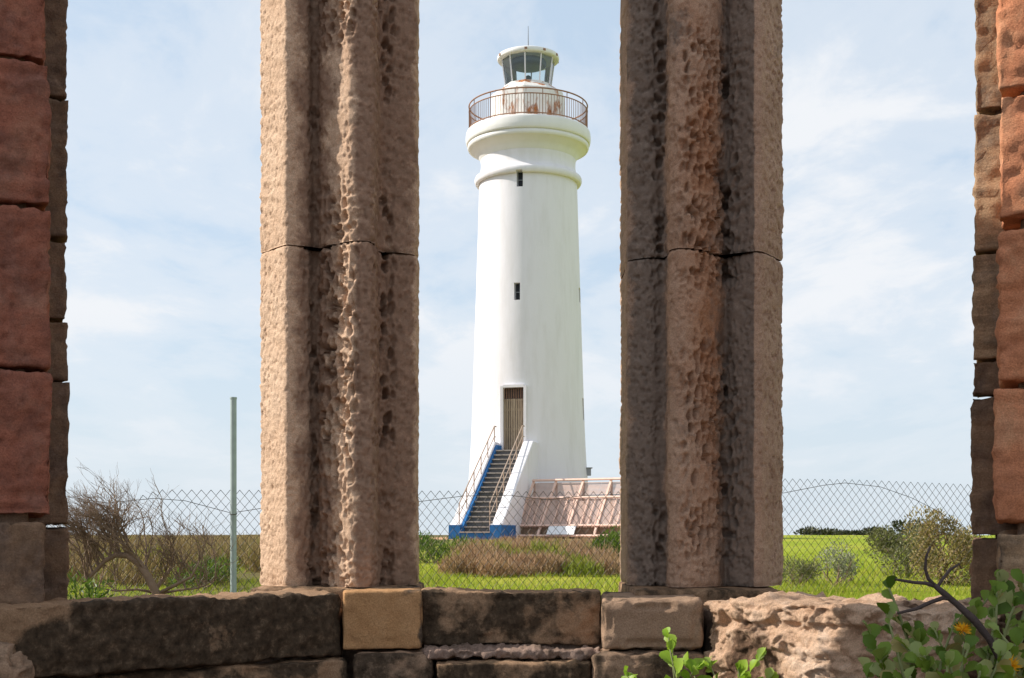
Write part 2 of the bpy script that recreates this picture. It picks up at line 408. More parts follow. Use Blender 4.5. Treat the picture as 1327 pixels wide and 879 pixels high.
# ------------------------------------------------------------------ ground, sea
def gz(x, y):
    x = np.asarray(x, float); y = np.asarray(y, float)
    base = np.interp(y, [-30, 4.4, 5.2, 8.5, 11, 14, 25, 40, 56, 80, 105, 140, 220, 400], [-1.6, -1.6, -0.80, -0.70, -0.52, -0.44, -0.33, -0.22, -0.15, -0.13, -0.07, -1.2, -9, -24])
    return E + base
def build_ground():
    ys = np.concatenate([np.linspace(-30, 4, 18), np.linspace(4.4, 20, 70), np.linspace(20.5, 60, 60), np.linspace(62, 140, 40), np.linspace(150, 400, 20)])
    xs = np.concatenate([np.linspace(-260, -22, 26), np.linspace(-20, 20, 110), np.linspace(22, 260, 26)])
    X, Y = np.meshgrid(xs, ys)
    Z = gz(X, Y)
    p = np.stack([X.ravel(), Y.ravel(), np.zeros(X.size)], 1)
    amp = np.interp(Y.ravel(), [0, 6, 14, 60, 110], [0, 0.03, 0.035, 0.04, 0.10])
    Z = Z.ravel() + fbm(p, 0.35, 4, 3) * amp
    V = np.stack([X.ravel(), Y.ravel(), Z], 1)
    nx, ny = len(xs), len(ys)
    i = np.arange(ny - 1)[:, None] * nx + np.arange(nx - 1)[None]
    Fc = np.stack([i, i + 1, i + nx + 1, i + nx], -1).reshape(-1, 4)
    m, t, b = new_mat('grassy_ground')
    v = coords(t, (1, 1, 1)); vs = coords(t, (1.0, 0.25, 1.0))
    a = noise(t, vs, 0.22, 6, 0.6); f = noise(t, v, 7, 6, 0.7)
    c = ramp(t, a, [(0.34, (0.19, 0.255, 0.018)), (0.5, (0.27, 0.31, 0.026)), (0.64, (0.37, 0.34, 0.06))]).outputs[0]
    c = mix(t, f, mix(t, 1.0, c, (0.62, 0.66, 0.6), 'MULTIPLY'), mix(t, 1.0, c, (1.3, 1.26, 1.2), 'MULTIPLY'))
    sp = N(t, 'ShaderNodeSeparateXYZ'); L(t, v, sp.inputs[0])
    left = math_(t, 'ADD', sp.outputs[0], math_(t, 'MULTIPLY', math_(t, 'SUBTRACT', noise(t, v, 0.5, 4), 0.5), 3.0))
    lm = ramp(t, math_(t, 'MULTIPLY_ADD', left, 0.1, 0.5), [(0.27, (1, 1, 1)), (0.36, (0, 0, 0))]).outputs[0]      # heath soil on the left
    c = mix(t, lm, c, (0.13, 0.105, 0.045))
    # bare worn earth at the foot of the tower, widened to bounce warm light upward
    dx = math_(t, 'MULTIPLY', math_(t, 'ADD', sp.outputs[0], -0.3), 0.105); dy = math_(t, 'MULTIPLY', math_(t, 'SUBTRACT', sp.outputs[1], 55.0), 0.085)
    rr = math_(t, 'ADD', math_(t, 'SQRT', math_(t, 'ADD', math_(t, 'MULTIPLY', dx, dx), math_(t, 'MULTIPLY', dy, dy))), math_(t, 'MULTIPLY', math_(t, 'SUBTRACT', noise(t, v, 0.9, 5), 0.5), 0.5))
    em = ramp(t, rr, [(0.75, (1, 1, 1)), (0.95, (0, 0, 0))]).outputs[0]
    c = mix(t, em, c, (0.42, 0.25, 0.15))
    fl = ramp(t, math_(t, 'MULTIPLY', sp.outputs[1], 0.1), [(0.44, (1, 1, 1)), (0.48, (0, 0, 0))]).outputs[0]      # trodden earth floor inside the ruin
    c = mix(t, fl, c, (0.11, 0.075, 0.05))
    L(t, c, b.inputs['Base Color']); b.inputs['Roughness'].default_value = 0.95; b.inputs['Specular IOR Level'].default_value = 0.1
    bump(t, b, noise(t, v, 12, 6, 0.7), 0.6, 0.06)
    g = mesh('ground', V, Fc, m)
    tag(g, 'rough grassy headland running from the ruin to the lighthouse', 'ground', kind='structure')
    s, t, b = new_mat('sea_water')
    b.inputs['Base Color'].default_value = (0.10, 0.20, 0.28, 1); b.inputs['Roughness'].default_value = 0.25
    bump(t, b, noise(t, coords(t), 0.05, 5), 0.4, 0.6)
    q = 12000
    w = mesh('sea', [(-q, 250, -20), (q, 250, -20), (q, q, -20), (-q, q, -20)], np.array([[0, 1, 2, 3]]), s)
    tag(w, 'pale blue open sea beyond the headland', 'sea', kind='structure')
build_ground()

# ------------------------------------------------------------------ ruined sandstone window
D4 = 4.0
def resample(pts, step):
    pts = np.asarray(pts, float)
    seg = np.hypot(*np.diff(pts[:, :2], axis=0).T); cum = np.r_[0, np.cumsum(seg)]
    n = max(2, int(cum[-1] / step)); s = np.linspace(0, cum[-1], n)
    return np.stack([np.interp(s, cum, pts[:, k]) for k in range(pts.shape[1])], 1)
def mullion_stone(name, prof, z0, z1, mat, parent, seed, ripple, cell=(0.030, 0.064), zfine=1.75):
    """prof rows: x, y, pit amount, lump amount, stain, crust; open front, closed by a coarse back."""
    front = resample(prof['front'], 0.004)
    k = np.array([1, 2, 3, 2, 1.]); k /= k.sum()
    for _ in range(2):
        pad = np.r_[front[:1].repeat(2, 0), front, front[-1:].repeat(2, 0)]
        front = np.stack([np.convolve(pad[:, c], k, 'valid') for c in range(front.shape[1])], 1)
    back = resample(np.array([list(front[-1])] + [[*b, 0, 0.6, 0, 0.5] for b in prof['back']] + [list(front[0])]), 0.03)[1:-1]
    ring = np.concatenate([front, back]); n = len(ring)
    xy = ring[:, :2]
    T = np.roll(xy, -1, 0) - np.roll(xy, 1, 0); T /= np.linalg.norm(T, axis=1)[:, None] + 1e-9
    Nn = np.stack([T[:, 1], -T[:, 0]], 1)
    area = 0.5 * np.sum(xy[:, 0] * np.roll(xy[:, 1], -1) - np.roll(xy[:, 0], -1) * xy[:, 1])
    if area < 0: Nn = -Nn
    for _ in range(3): Nn = (Nn + np.roll(Nn, 1, 0) + np.roll(Nn, -1, 0)); Nn /= np.linalg.norm(Nn, axis=1)[:, None]
    zt = min(z1, E + zfine)
    zs = np.arange(z0, zt, 0.0045)
    if z1 > zt: zs = np.r_[zs, np.linspace(zt, z1, 14)]
    zs[-1] = z1
    m = len(zs)
    sarc = np.r_[0, np.cumsum(np.linalg.norm(np.diff(xy, axis=0), axis=1))]
    Zg = np.repeat(zs, n); Sg = np.tile(sarc, m); XY = np.tile(xy, (m, 1)); NN = np.tile(Nn, (m, 1))
    A = np.tile(ring[:, 2:], (m, 1))
    p3 = np.stack([XY[:, 0], XY[:, 1], Zg], 1)
    warp = fbm(p3, 7, 3, seed + 40) * 0.012
    # honeycomb weathering: cells a few centimetres wide, taller than wide, thin walls left between
    f1, f2, cid = worley2((Sg + warp) / cell[0] + 50, (Zg + warp * 2) / cell[1] + 30, seed)
    zone = sstep(0.05, 0.75, 0.80 + 0.9 * fbm(np.stack([Sg * 0.6, Zg * 0.9, Zg * 0 + seed], 1), 3.0, 3, seed + 3))
    pit = np.maximum(sstep(0.47, 0.27, f1 + 0.12 * fbm(p3, 55, 2, seed + 13)) * (cid > 0.28) * sstep(0.01, 0.09, f2 - f1), 0.28 * sstep(0.05, 0.4, f2 - f1)) * (0.5 + 0.5 * cid) * A[:, 0] * zone
    f1b, f2b, cidb = worley2((Sg - warp) / 0.012 + 9, (Zg + warp) / 0.019 + 4, seed + 7)
    pit2 = sstep(0.1, 0.6, f2b - f1b) * (cidb > 0.62) * np.clip(A[:, 1], 0, 1)
    rip = np.sin((Zg + 0.5 * Sg + warp * 3) * 2 * math.pi / 0.055) * np.clip(A[:, 1], 0, 1) * ripple
    d = A[:, 1] * (fbm(p3, 8, 3, seed + 1) * 0.0048 + fbm(p3 * np.array([1, 1, 0.55]), 42, 4, seed + 2, 0.62) * 0.0019) + fbm(p3, 120, 2, seed + 5) * 0.0013
    d = d - 0.068 * pit - 0.008 * pit2 + 0.0022 * rip
    # arris loss near the bed joints, bed joints slightly wavy
    e0 = sstep(0.016, 0, Zg - z0); e1 = sstep(0.016, 0, z1 - Zg)
    nb = fbm(np.stack([XY[:, 0], XY[:, 1], Zg * 0], 1), 12, 3, seed + 9)
    d = d - (0.0035 + 0.003 * nb) * np.maximum(e0, e1) ** 2
    V = np.stack([XY[:, 0] + NN[:, 0] * d, XY[:, 1] + NN[:, 1] * d, Zg], 1)
    i = np.arange(m - 1)[:, None] * n; j = np.arange(n)[None]; j2 = (np.arange(n) + 1) % n
    Fc = np.stack([i + j, i + j2, i + n + j2, i + n + j], -1).reshape(-1, 4)
    if area < 0: Fc = Fc[:, ::-1]
    # caps as triangle-ish quads to a centre vertex
    c = xy.mean(0)
    V = np.concatenate([V, [[c[0], c[1], z0]], [[c[0], c[1], z1]]])
    b0, b1 = len(V) - 2, len(V) - 1
    jj = np.arange(n)
    tri = [(int(a), int(bb), b0) for a, bb in zip(jj, j2)] + [((m - 1) * n + int(a), (m - 1) * n + int(bb), b1) for a, bb in zip(jj, j2)]
    Fl = Fc.tolist() + tri
    stain = np.r_[A[:, 2] * np.clip(0.65 + 0.8 * fbm(p3, 3.2, 3, seed + 11), 0, 1), 0, 0]
    crust_shade = np.r_[A[:, 3], 0.5, 0.5]
    return mesh(name, V, Fl, mat, parent, True, None, {'stain': stain, 'crust_shade': crust_shade})
def front_px(rows, D):
    return np.array([[(px - CX) / F * D * r, D * r, pit, lump, st, cr] for px, r, pit, lump, st, cr in rows])
ZS = E - 0.165
# left mullion: px, depth ratio, pits, lumps, iron stain, crust plus shade painted on all but the sunlit face
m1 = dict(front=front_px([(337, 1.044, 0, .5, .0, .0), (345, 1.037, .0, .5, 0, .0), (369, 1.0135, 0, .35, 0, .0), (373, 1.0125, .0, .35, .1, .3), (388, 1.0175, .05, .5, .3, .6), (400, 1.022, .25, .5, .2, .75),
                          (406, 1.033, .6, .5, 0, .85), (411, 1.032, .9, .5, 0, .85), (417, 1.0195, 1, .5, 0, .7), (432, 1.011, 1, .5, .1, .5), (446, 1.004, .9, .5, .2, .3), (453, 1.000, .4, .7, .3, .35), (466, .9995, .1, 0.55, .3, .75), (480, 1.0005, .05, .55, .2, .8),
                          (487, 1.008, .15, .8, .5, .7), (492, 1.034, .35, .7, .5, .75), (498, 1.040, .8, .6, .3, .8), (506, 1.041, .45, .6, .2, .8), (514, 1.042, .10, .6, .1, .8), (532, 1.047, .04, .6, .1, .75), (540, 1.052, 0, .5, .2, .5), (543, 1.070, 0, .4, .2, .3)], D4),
          back=[(-.335, 4.5), (-.62, 4.62), (-.79, 4.45)])
m2 = dict(front=front_px([(810, 1.076, 0, .4, .1, .3), (813, 1.046, 0, .5, 0, .5), (830, 1.038, .03, 1.0, 0, .9), (845, 1.034, .12, .9, 0, .9), (856, 1.036, .6, .6, 0, .8), (862, 1.034, .3, .5, .2, .6), (867, 1.006, 0, .7, .45, .4), (877, 1.000, .12, .6, .4, .4), (893, .999, .40, .6, .5, .35),
                          (905, 1.002, .8, .8, .8, .35), (917, 1.009, 1, .8, 1.0, .35), (930, 1.020, 1, .7, .8, .4), (940, 1.033, .9, .7, .3, .7), (947, 1.026, .65, .8, 0, 1.), (956, 1.022, .2, .9, 0, 1.05), (965, 1.018, .05, .9, 0, 1.05), (976, 1.012, .0, .7, 0, 1.), (980, 1.0105, 0, .4, .0, -.2), (988, 1.013, 0, .5, .0, -.1), (1003, 1.03, .05, .8, .0, .3), (1015, 1.048, 0, .6, .0, .35)], D4),
          back=[(.80, 4.45), (.60, 4.62), (.37, 4.5)])
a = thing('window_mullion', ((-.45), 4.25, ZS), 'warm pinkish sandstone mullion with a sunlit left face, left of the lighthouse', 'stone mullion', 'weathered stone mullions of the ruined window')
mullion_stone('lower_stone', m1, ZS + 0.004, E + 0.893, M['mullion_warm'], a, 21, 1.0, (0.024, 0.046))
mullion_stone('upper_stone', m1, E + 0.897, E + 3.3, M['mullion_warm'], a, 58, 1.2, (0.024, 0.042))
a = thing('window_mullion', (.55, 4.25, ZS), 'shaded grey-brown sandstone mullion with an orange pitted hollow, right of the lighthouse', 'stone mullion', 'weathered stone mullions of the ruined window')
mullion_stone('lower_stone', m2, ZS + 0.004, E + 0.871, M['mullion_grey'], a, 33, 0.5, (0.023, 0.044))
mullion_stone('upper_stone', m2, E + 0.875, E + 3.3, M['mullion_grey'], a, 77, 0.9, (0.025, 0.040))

def block(name, c, size, ang, mat, parent, seed, r=0.014, lump=0.008, fine=0.004, bands=0.0, pits=0.0, grit=0.0, flakes=0.0, step=0.009, crust_shade=None, bigscale=5.0):
    """a weathered ashlar: box with worn rounded arrises, displaced; c = centre, ang = rotation about z"""
    hx, hy, hz = (s / 2 for s in size)
    nx, ny, nz = (max(2, int(s / step)) for s in size)
    step_y = 0.02
    ny = max(2, int(size[1] / step_y))
    gx, gy, gz_ = np.linspace(-hx, hx, nx + 1), np.linspace(-hy, hy, ny + 1), np.linspace(-hz, hz, nz + 1)
    Vs, Fs, off = [], [], 0
    def face(u, v, fn, flip):
        nonlocal off
        U, Vv = np.meshgrid(u, v, indexing='ij')
        p = fn(U.ravel(), Vv.ravel()); Vs.append(p)
        a, b = len(u), len(v)
        i = (np.arange(a - 1)[:, None] * b + np.arange(b - 1)[None]).ravel() + off
        q = np.stack([i, i + b, i + b + 1, i + 1], 1)
        Fs.append(q[:, ::-1] if flip else q); off += len(p)
    o_ = lambda u, k: np.full_like(u, k)
    face(gx, gz_, lambda u, v: np.stack([u, o_(u, -hy), v], 1), False)
    face(gx, gz_, lambda u, v: np.stack([u, o_(u, hy), v], 1), True)
    face(gx, gy, lambda u, v: np.stack([u, v, o_(u, hz)], 1), False)
    face(gx, gy, lambda u, v: np.stack([u, v, o_(u, -hz)], 1), True)
    face(gy, gz_, lambda u, v: np.stack([o_(u, hx), u, v], 1), False)
    face(gy, gz_, lambda u, v: np.stack([o_(u, -hx), u, v], 1), True)
    V = np.concatenate(Vs); Fc = np.concatenate(Fs)
    key = np.round(V, 5)
    _, idx, inv = np.unique(key, axis=0, return_index=True, return_inverse=True)
    V = V[idx]; Fc = inv.reshape(-1)[Fc]
    core = np.array([hx - r, hy - r, hz - r])
    q = np.clip(V, -core, core); dn = V - q; ln = np.linalg.norm(dn, axis=1)[:, None]
    n = dn / np.maximum(ln, 1e-9); V = q + n * r
    ca, sa = math.cos(ang), math.sin(ang); Rm = np.array([[ca, -sa, 0], [sa, ca, 0], [0, 0, 1]])
    Wp = V @ Rm.T + np.asarray(c, float)
    d = fbm(Wp, bigscale, 4, seed) * lump + fbm(Wp, 28, 4, seed + 1) * fine
    edge = 1 - np.min(np.stack([(np.abs(V[:, k]) < s - 0.035) | (np.abs(n[:, k]) > 0.9) for k, s in enumerate((hx, hy, hz))]), 0)
    d -= edge * np.abs(fbm(Wp, 14, 3, seed + 2)) * r * 0.9
    if bands:
        bz = fbm(np.stack([Wp[:, 0] * 1.2, Wp[:, 1] * 1.2, Wp[:, 2] * 14], 1), 2.0, 4, seed + 3)
        d -= sstep(0.0, 0.55, bz) * bands
    if grit: d += fbm(Wp, 75, 3, seed + 6) * grit
    if flakes:      # split, stepped faces where the bed has come away
        wq = fbm(Wp, 11, 3, seed + 8) * 0.03
        for sz, am in ((0.10, 1.0), (0.045, 0.5)):
            f1, f2, cid = worley2((V[:, 0] + wq) / (sz * 1.5) + 40, (V[:, 2] + wq) / (sz * 0.7) + 40, seed + int(sz * 1000))
            d += (cid - 0.55) * flakes * am * sstep(0.0, 0.10, f2 - f1)
    if pits:
        f1, f2, cid = worley2((Wp[:, 0] + Wp[:, 1]) / 0.035 + 40, Wp[:, 2] / 0.035 + 40, seed)
        d -= sstep(0.42, 0.05, f1) * (cid > 0.55) * pits
    V2 = Wp + (n @ Rm.T) * d[:, None]
    cr = np.full(len(V), 0.5) if crust_shade is None else crust_shade(V, (hx, hy, hz), Wp)
    return mesh(name, V2, Fc, mat, parent, True, None, {'crust_shade': np.clip(cr, -0.5, 1.6), 'stain': np.zeros(len(V))})

# jambs: a proud inner face of blocks and a thinner outer order behind it
def jamb(root, s, Df, Db, front, back, seed, length, ang):
    """ang turns the reveal towards the line of sight; blocks reach `length` away from the opening"""
    a = s * -ang
    for j, (rows, D, dep) in enumerate(((front, Df, 0.30), (back, Db, 0.14))):
        for i, (y0, y1, ex, mt) in enumerate(rows):
            xe = (ex - CX) * D / F
            z1, z0 = E + (CY - y0) * D / F, E + (CY - y1) * D / F
            w = length * (1.0 if j == 0 else 0.75) + 0.05 * ((i * 7) % 3)
            c = np.array([s * w / 2, dep / 2]); ca, sa = math.cos(a), math.sin(a)
            c = np.array([c[0] * ca - c[1] * sa, c[0] * sa + c[1] * ca])
            if i == 0:      # recessed mortar core behind the facing
                zt_ = E + (CY - rows[0][0]) * D / F - 0.02; zl_ = E + (CY - rows[-1][1]) * D / F
                w2 = length * (0.75 if j else 1) - 0.06; cc = np.array([s * (w2 / 2 + 0.045), dep / 2]); cc = np.array([cc[0] * math.cos(a) - cc[1] * math.sin(a), cc[0] * math.sin(a) + cc[1] * math.cos(a)])
                block('mortar_core', (xe + cc[0], D + cc[1], (zt_ + zl_) / 2), (w2, dep - 0.07, zt_ - zl_), a, M['jamb_brown'], root, seed + 77 + j, r=0.01, lump=0.006, fine=0.006, step=0.035)
            block('outer_block' if j else 'stone_block', (xe + c[0], D + c[1], (z0 + z1) / 2), (w, dep, z1 - z0), a, M[mt], root, seed + j * 100 + i * 5,
                  r=0.005 if j else 0.007, lump=0.004 if j else 0.007, fine=0.0042, grit=0.0026, bands=(0.005 if j else (0.009 if i % 2 else 0.003)), pits=0.004 if j else 0.009, step=0.010)
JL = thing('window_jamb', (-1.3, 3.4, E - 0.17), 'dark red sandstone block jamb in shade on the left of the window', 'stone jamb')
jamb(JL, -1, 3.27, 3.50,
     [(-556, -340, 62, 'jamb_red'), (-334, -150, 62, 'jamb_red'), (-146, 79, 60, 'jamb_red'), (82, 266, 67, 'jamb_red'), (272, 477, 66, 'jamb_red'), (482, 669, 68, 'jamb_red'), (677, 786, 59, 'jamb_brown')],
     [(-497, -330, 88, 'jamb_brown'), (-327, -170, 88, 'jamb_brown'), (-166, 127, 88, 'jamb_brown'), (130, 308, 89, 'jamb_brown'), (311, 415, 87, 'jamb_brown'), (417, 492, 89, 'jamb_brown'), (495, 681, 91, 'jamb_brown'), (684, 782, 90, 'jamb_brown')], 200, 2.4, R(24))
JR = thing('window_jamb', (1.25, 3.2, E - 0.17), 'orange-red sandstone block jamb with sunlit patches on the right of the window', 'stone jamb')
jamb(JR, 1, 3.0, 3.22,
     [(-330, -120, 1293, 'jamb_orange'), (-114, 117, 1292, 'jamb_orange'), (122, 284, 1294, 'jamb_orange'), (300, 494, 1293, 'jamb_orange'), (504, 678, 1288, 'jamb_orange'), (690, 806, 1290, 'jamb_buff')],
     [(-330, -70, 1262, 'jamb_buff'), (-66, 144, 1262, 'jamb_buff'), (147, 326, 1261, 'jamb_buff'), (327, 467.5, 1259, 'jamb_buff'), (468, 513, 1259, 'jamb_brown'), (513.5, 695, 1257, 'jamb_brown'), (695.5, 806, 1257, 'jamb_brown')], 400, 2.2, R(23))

# sill wall: each course block where it shows
sw = thing('sill_wall', (0, 4.0, gz(0, 4.0)), 'low wall of blackened and tan sandstone blocks under the window openings', 'stone wall')
def sill_block(pxa, Da, pxb, Db, ya, yb, depth, mat, seed, crust_shade=None, **kw):
    A = P(pxa, 0, Da)[:2]; B = P(pxb, 0, Db)[:2]
    u = B - A; w = np.linalg.norm(u); u /= w; nrm = np.array([-u[1], u[0]])
    ztop = E - ya; zbot = E - yb
    c = (A + B) / 2 + nrm * depth / 2
    return block('stone_block', (c[0], c[1], (ztop + zbot) / 2), (w, depth, ztop - zbot), math.atan2(u[1], u[0]), M[mat], sw, seed, crust_shade=crust_shade, **kw)
def dark_all(V, h, Wp): return np.full(len(V), 0.66) + 0.34 * fbm(Wp, 8, 4, 77) - 0.9 * sstep(0.75, 1.0, V[:, 2] / h[2]) * (V[:, 1] > -h[1] + 0.03)
def dark_left(V, h, Wp): return -0.3 + 0.16 * fbm(Wp, 9, 4, 78) + 1.15 * sstep(-0.92, -0.55, V[:, 0] / h[0] - 0.25 * (V[:, 2] / h[2])) - 0.7 * (V[:, 2] > h[2] - 0.02) * (V[:, 1] > -h[1] + 0.03)
def rim_only(V, h, Wp):
    e = np.maximum(np.maximum(np.abs(V[:, 0]) - (h[0] - 0.03), np.abs(V[:, 2]) - (h[2] - 0.03)), 0) / 0.03
    return -0.25 + 0.35 * fbm(Wp, 9, 4, 91) + np.clip(e, 0, 1) * (0.55 + 0.7 * fbm(Wp, 6, 3, 92))
def rubble(V, h, Wp): return 0.62 - 0.70 * sstep(-0.5, 0.4, fbm(Wp, 5, 4, 5) * 1.2) + 0.5 * sstep(0.3, 0.95, V[:, 0] / h[0])
sill_block(-90, 3.00, 444, 3.86, 0.168, 0.355, 0.20, 'sill_dark', 500, dark_left, r=0.010, grit=0.003, lump=0.010, fine=0.005, step=0.008)
sill_block(443.5, 3.83, 547, 3.85, 0.164, 0.338, 0.40, 'sill_tan', 510, rim_only, r=0.008, lump=0.004, fine=0.002, step=0.007)
sill_block(546, 3.90, 780, 3.90, 0.166, 0.330, 0.16, 'sill_dark', 520, dark_all, r=0.009, grit=0.003, lump=0.007, fine=0.004, step=0.007)
sill_block(779, 3.76, 912, 3.74, 0.182, 0.334, 0.46, 'sill_buff', 530, rim_only, r=0.016, lump=0.005, fine=0.002, step=0.007)
sill_block(910, 3.76, 1345, 2.80, 0.172, 0.50, 0.40, 'sill_rough', 540, rubble, r=0.018, lump=0.018, fine=0.006, grit=0.0035, flakes=0.028, bands=0.014, pits=0.0, step=0.0045, bigscale=8)
# mortar ledge under the dark middle block and the next course down
sill_block(546, 3.80, 779, 3.80, 0.3335, 0.362, 0.30, 'mortar', 550, None, r=0.008, lump=0.010, fine=0.009, grit=0.006, step=0.005)
sill_block(-110, 2.96, 131, 3.35, 0.358, 0.62, 0.40, 'sill_buff', 560, dark_all, r=0.014, lump=0.012, fine=0.005)
sill_block(132, 3.36, 455, 3.84, 0.358, 0.62, 0.40, 'sill_dark', 570, dark_all, r=0.014, lump=0.012, fine=0.005)
sill_block(456, 3.80, 562, 3.80, 0.340, 0.62, 0.40, 'sill_buff', 575, dark_all, r=0.012, lump=0.008, fine=0.005)
sill_block(563, 3.77, 766, 3.77, 0.366, 0.62, 0.40, 'sill_dark', 580, dark_all, r=0.012, lump=0.008, fine=0.005)
sill_block(767, 3.74, 915, 3.73, 0.337, 0.62, 0.40, 'sill_buff', 585, lambda V, h, Wp: np.full(len(V), 0.55), r=0.014, lump=0.006, fine=0.004)
sill_block(-110, 2.96, 455, 3.83, 0.624, 1.62, 0.40, 'sill_dark', 590, dark_all, step=0.03)
sill_block(458, 3.79, 915, 3.75, 0.624, 1.62, 0.40, 'sill_dark', 595, dark_all, step=0.03)
sill_block(918, 3.74, 1345, 2.82, 0.505, 1.62, 0.40, 'sill_rough', 598, rubble, step=0.03)
# bed stones under the mullions and the rubble core behind the facing
for xa, xb, ya, yb in ((-.80, -.30, 3.99, 4.58), (.37, .82, 3.97, 4.58)):
    block('bed_stone', ((xa + xb) / 2, (ya + yb) / 2, E - 0.30), (xb - xa, yb - ya, 0.275), 0, M['sill_dark'], sw, 640, r=0.008, lump=0.003, fine=0.002, step=0.02)
for k, q in enumerate(((-90, 3.09, 450, 3.95), (440, 3.95, 920, 3.90), (905, 3.88, 1345, 2.90))):
    sill_block(*q, 0.215, 1.6, 0.18, 'mortar', 650 + k, lambda V, h, Wp: np.full(len(V), 1.0), step=0.04)
# rounded fallen stone at lower left
fs = block('fallen_stone', tuple(P(-8, 880, 2.9)), (0.17, 0.14, 0.16), 0.3, M['sill_buff'], None, 610, r=0.065, lump=0.012, fine=0.004, step=0.008)
tag(fs, 'rounded dull buff stone lying at the lower left corner', 'stone')

# ------------------------------------------------------------------ lighthouse
DL = 56.0; S = DL / F
LC = np.array([(684.5 - CX) * S, DL])
def zpx(y): return E + (CY - y) * S
def lathe(prof, n=96, closed=True, phase=0.0):
    """prof: list of (radius m, z m) bottom to top"""
    V, Fc = [], []
    for r, z in prof:
        for k in range(n):
            t = 2 * math.pi * (k + phase) / n
            V.append((LC[0] + r * math.cos(t), LC[1] + r * math.sin(t), z))
    m = len(prof)
    for i in range(m - 1):
        for k in range(n):
            Fc.append((i * n + k, i * n + (k + 1) % n, (i + 1) * n + (k + 1) % n, (i + 1) * n + k))
    if closed: Fc += [tuple(range(n - 1, -1, -1)), tuple((m - 1) * n + k for k in range(n))]
    return np.array(V), Fc
def crv(pts, n=5):
    """smooth a coarse (r,z) profile with Catmull-Rom"""
    p = np.array(pts, float); P0 = np.r_[[2 * p[0] - p[1]], p, [2 * p[-1] - p[-2]]]
    out = []
    for i in range(1, len(P0) - 2):
        for t in np.linspace(0, 1, n, endpoint=False):
            a, b, c, d = P0[i - 1:i + 3]
            out.append(0.5 * ((2 * b) + (-a + c) * t + (2 * a - 5 * b + 4 * c - d) * t * t + (-a + 3 * b - 3 * c + d) * t ** 3))
    out.append(p[-1])
    return [tuple(q) for q in out]
lh = thing('lighthouse', (LC[0], LC[1], E - 0.2), 'tall white tapering lighthouse with a rusting gallery and a blue-edged stair', 'lighthouse')
flare = crv([(86.5 * S, zpx(706)), (83.0 * S, zpx(680)), (79.5 * S, zpx(650)), (76.5 * S, zpx(615)), (73.8 * S, zpx(570)), (71.6 * S, zpx(510)), (67.8 * S, zpx(390)), (65.0 * S, zpx(300)), (63.4 * S, zpx(243))])
ringp = crv([(63.5 * S, zpx(241)), (67.5 * S, zpx(241)), (69.4 * S, zpx(237)), (68.8 * S, zpx(233)), (66 * S, zpx(230.5)), (62.5 * S, zpx(226)), (61 * S, zpx(218)), (61.6 * S, zpx(210))], 4)
V, Fc = lathe(flare + ringp)
tower = mesh('tower', V, Fc, M['white'], lh)
# door direction faces a little left of the camera
TH = R(15); nD = np.array([-math.sin(TH), -math.cos(TH)]); tD = np.array([math.cos(TH), -math.sin(TH)])   # outward normal, rightward tangent
def at_t(t, lat=0.0, z=0.0): q = LC + nD * t + tD * lat; return np.array([q[0], q[1], z])
RD = 73.2 * S
zd0, zd1 = E + (CY - 586) * (DL - RD) / F, E + (CY - 502) * (DL - RD) / F
dw = 28 * (DL - RD) / F
cut = MB()
X3, Y3 = np.array([tD[0], tD[1], 0]), np.array([-nD[0], -nD[1], 0])
cut.box(at_t(RD - 0.05, 0, (zd0 + zd1) / 2), (dw, 0.75, zd1 - zd0), X3, Y3)
wins = []
def window_dir(px, py, Rr):
    x = (px - CX) * (DL - Rr) / F - LC[0]
    th = math.asin(max(-0.999, min(0.999, x / Rr)))
    return np.array([math.sin(th), -math.cos(th)]), np.array([math.cos(th), math.sin(th)])
for px, y0, y1, rr, w in ((673.5, 221, 241.5, 63.6, 8.2), (670.0, 366, 388.5, 67.4, 8.0)):
    Rr = rr * S; n2, t2 = window_dir(px, y0, Rr)
    sc = (DL - Rr) / F
    zb, zt = E + (CY - y1) * sc, E + (CY - y0) * sc
    q = LC + n2 * (Rr - 0.05); cut.box((q[0], q[1], (zb + zt) / 2), (w * sc, 0.7, zt - zb), (t2[0], t2[1], 0), (-n2[0], -n2[1], 0))
    wins.append((n2, t2, Rr, zb, zt, w * sc))
for y0, y1, rr in ((376, 395, 67.6), (518, 546, 71.6)):
    Rr = rr * S; th = R(79); n2 = np.array([math.sin(th), -math.cos(th)]); t2 = np.array([math.cos(th), math.sin(th)])
    zb, zt = zpx(y1), zpx(y0); w = 0.42
    q = LC + n2 * (Rr - 0.05); cut.box((q[0], q[1], (zb + zt) / 2), (w, 0.7, zt - zb), (t2[0], t2[1], 0), (-n2[0], -n2[1], 0))
    wins.append((n2, t2, Rr, zb, zt, w))
co = cut.build('cutter', M['white'])
bm_ = tower.modifiers.new('openings', 'BOOLEAN'); bm_.operation = 'DIFFERENCE'; bm_.solver = 'EXACT'; bm_.object = co
bpy.context.view_layer.update()
dg = bpy.context.evaluated_depsgraph_get()
me = bpy.data.meshes.new_from_object(tower.evaluated_get(dg))
tower.modifiers.clear()
tower.data = me
bpy.data.objects.remove(co)
me.polygons.foreach_set('use_smooth', np.ones(len(me.polygons), dtype=bool))
try: me.set_sharp_from_angle(angle=R(35))
except Exception: pass
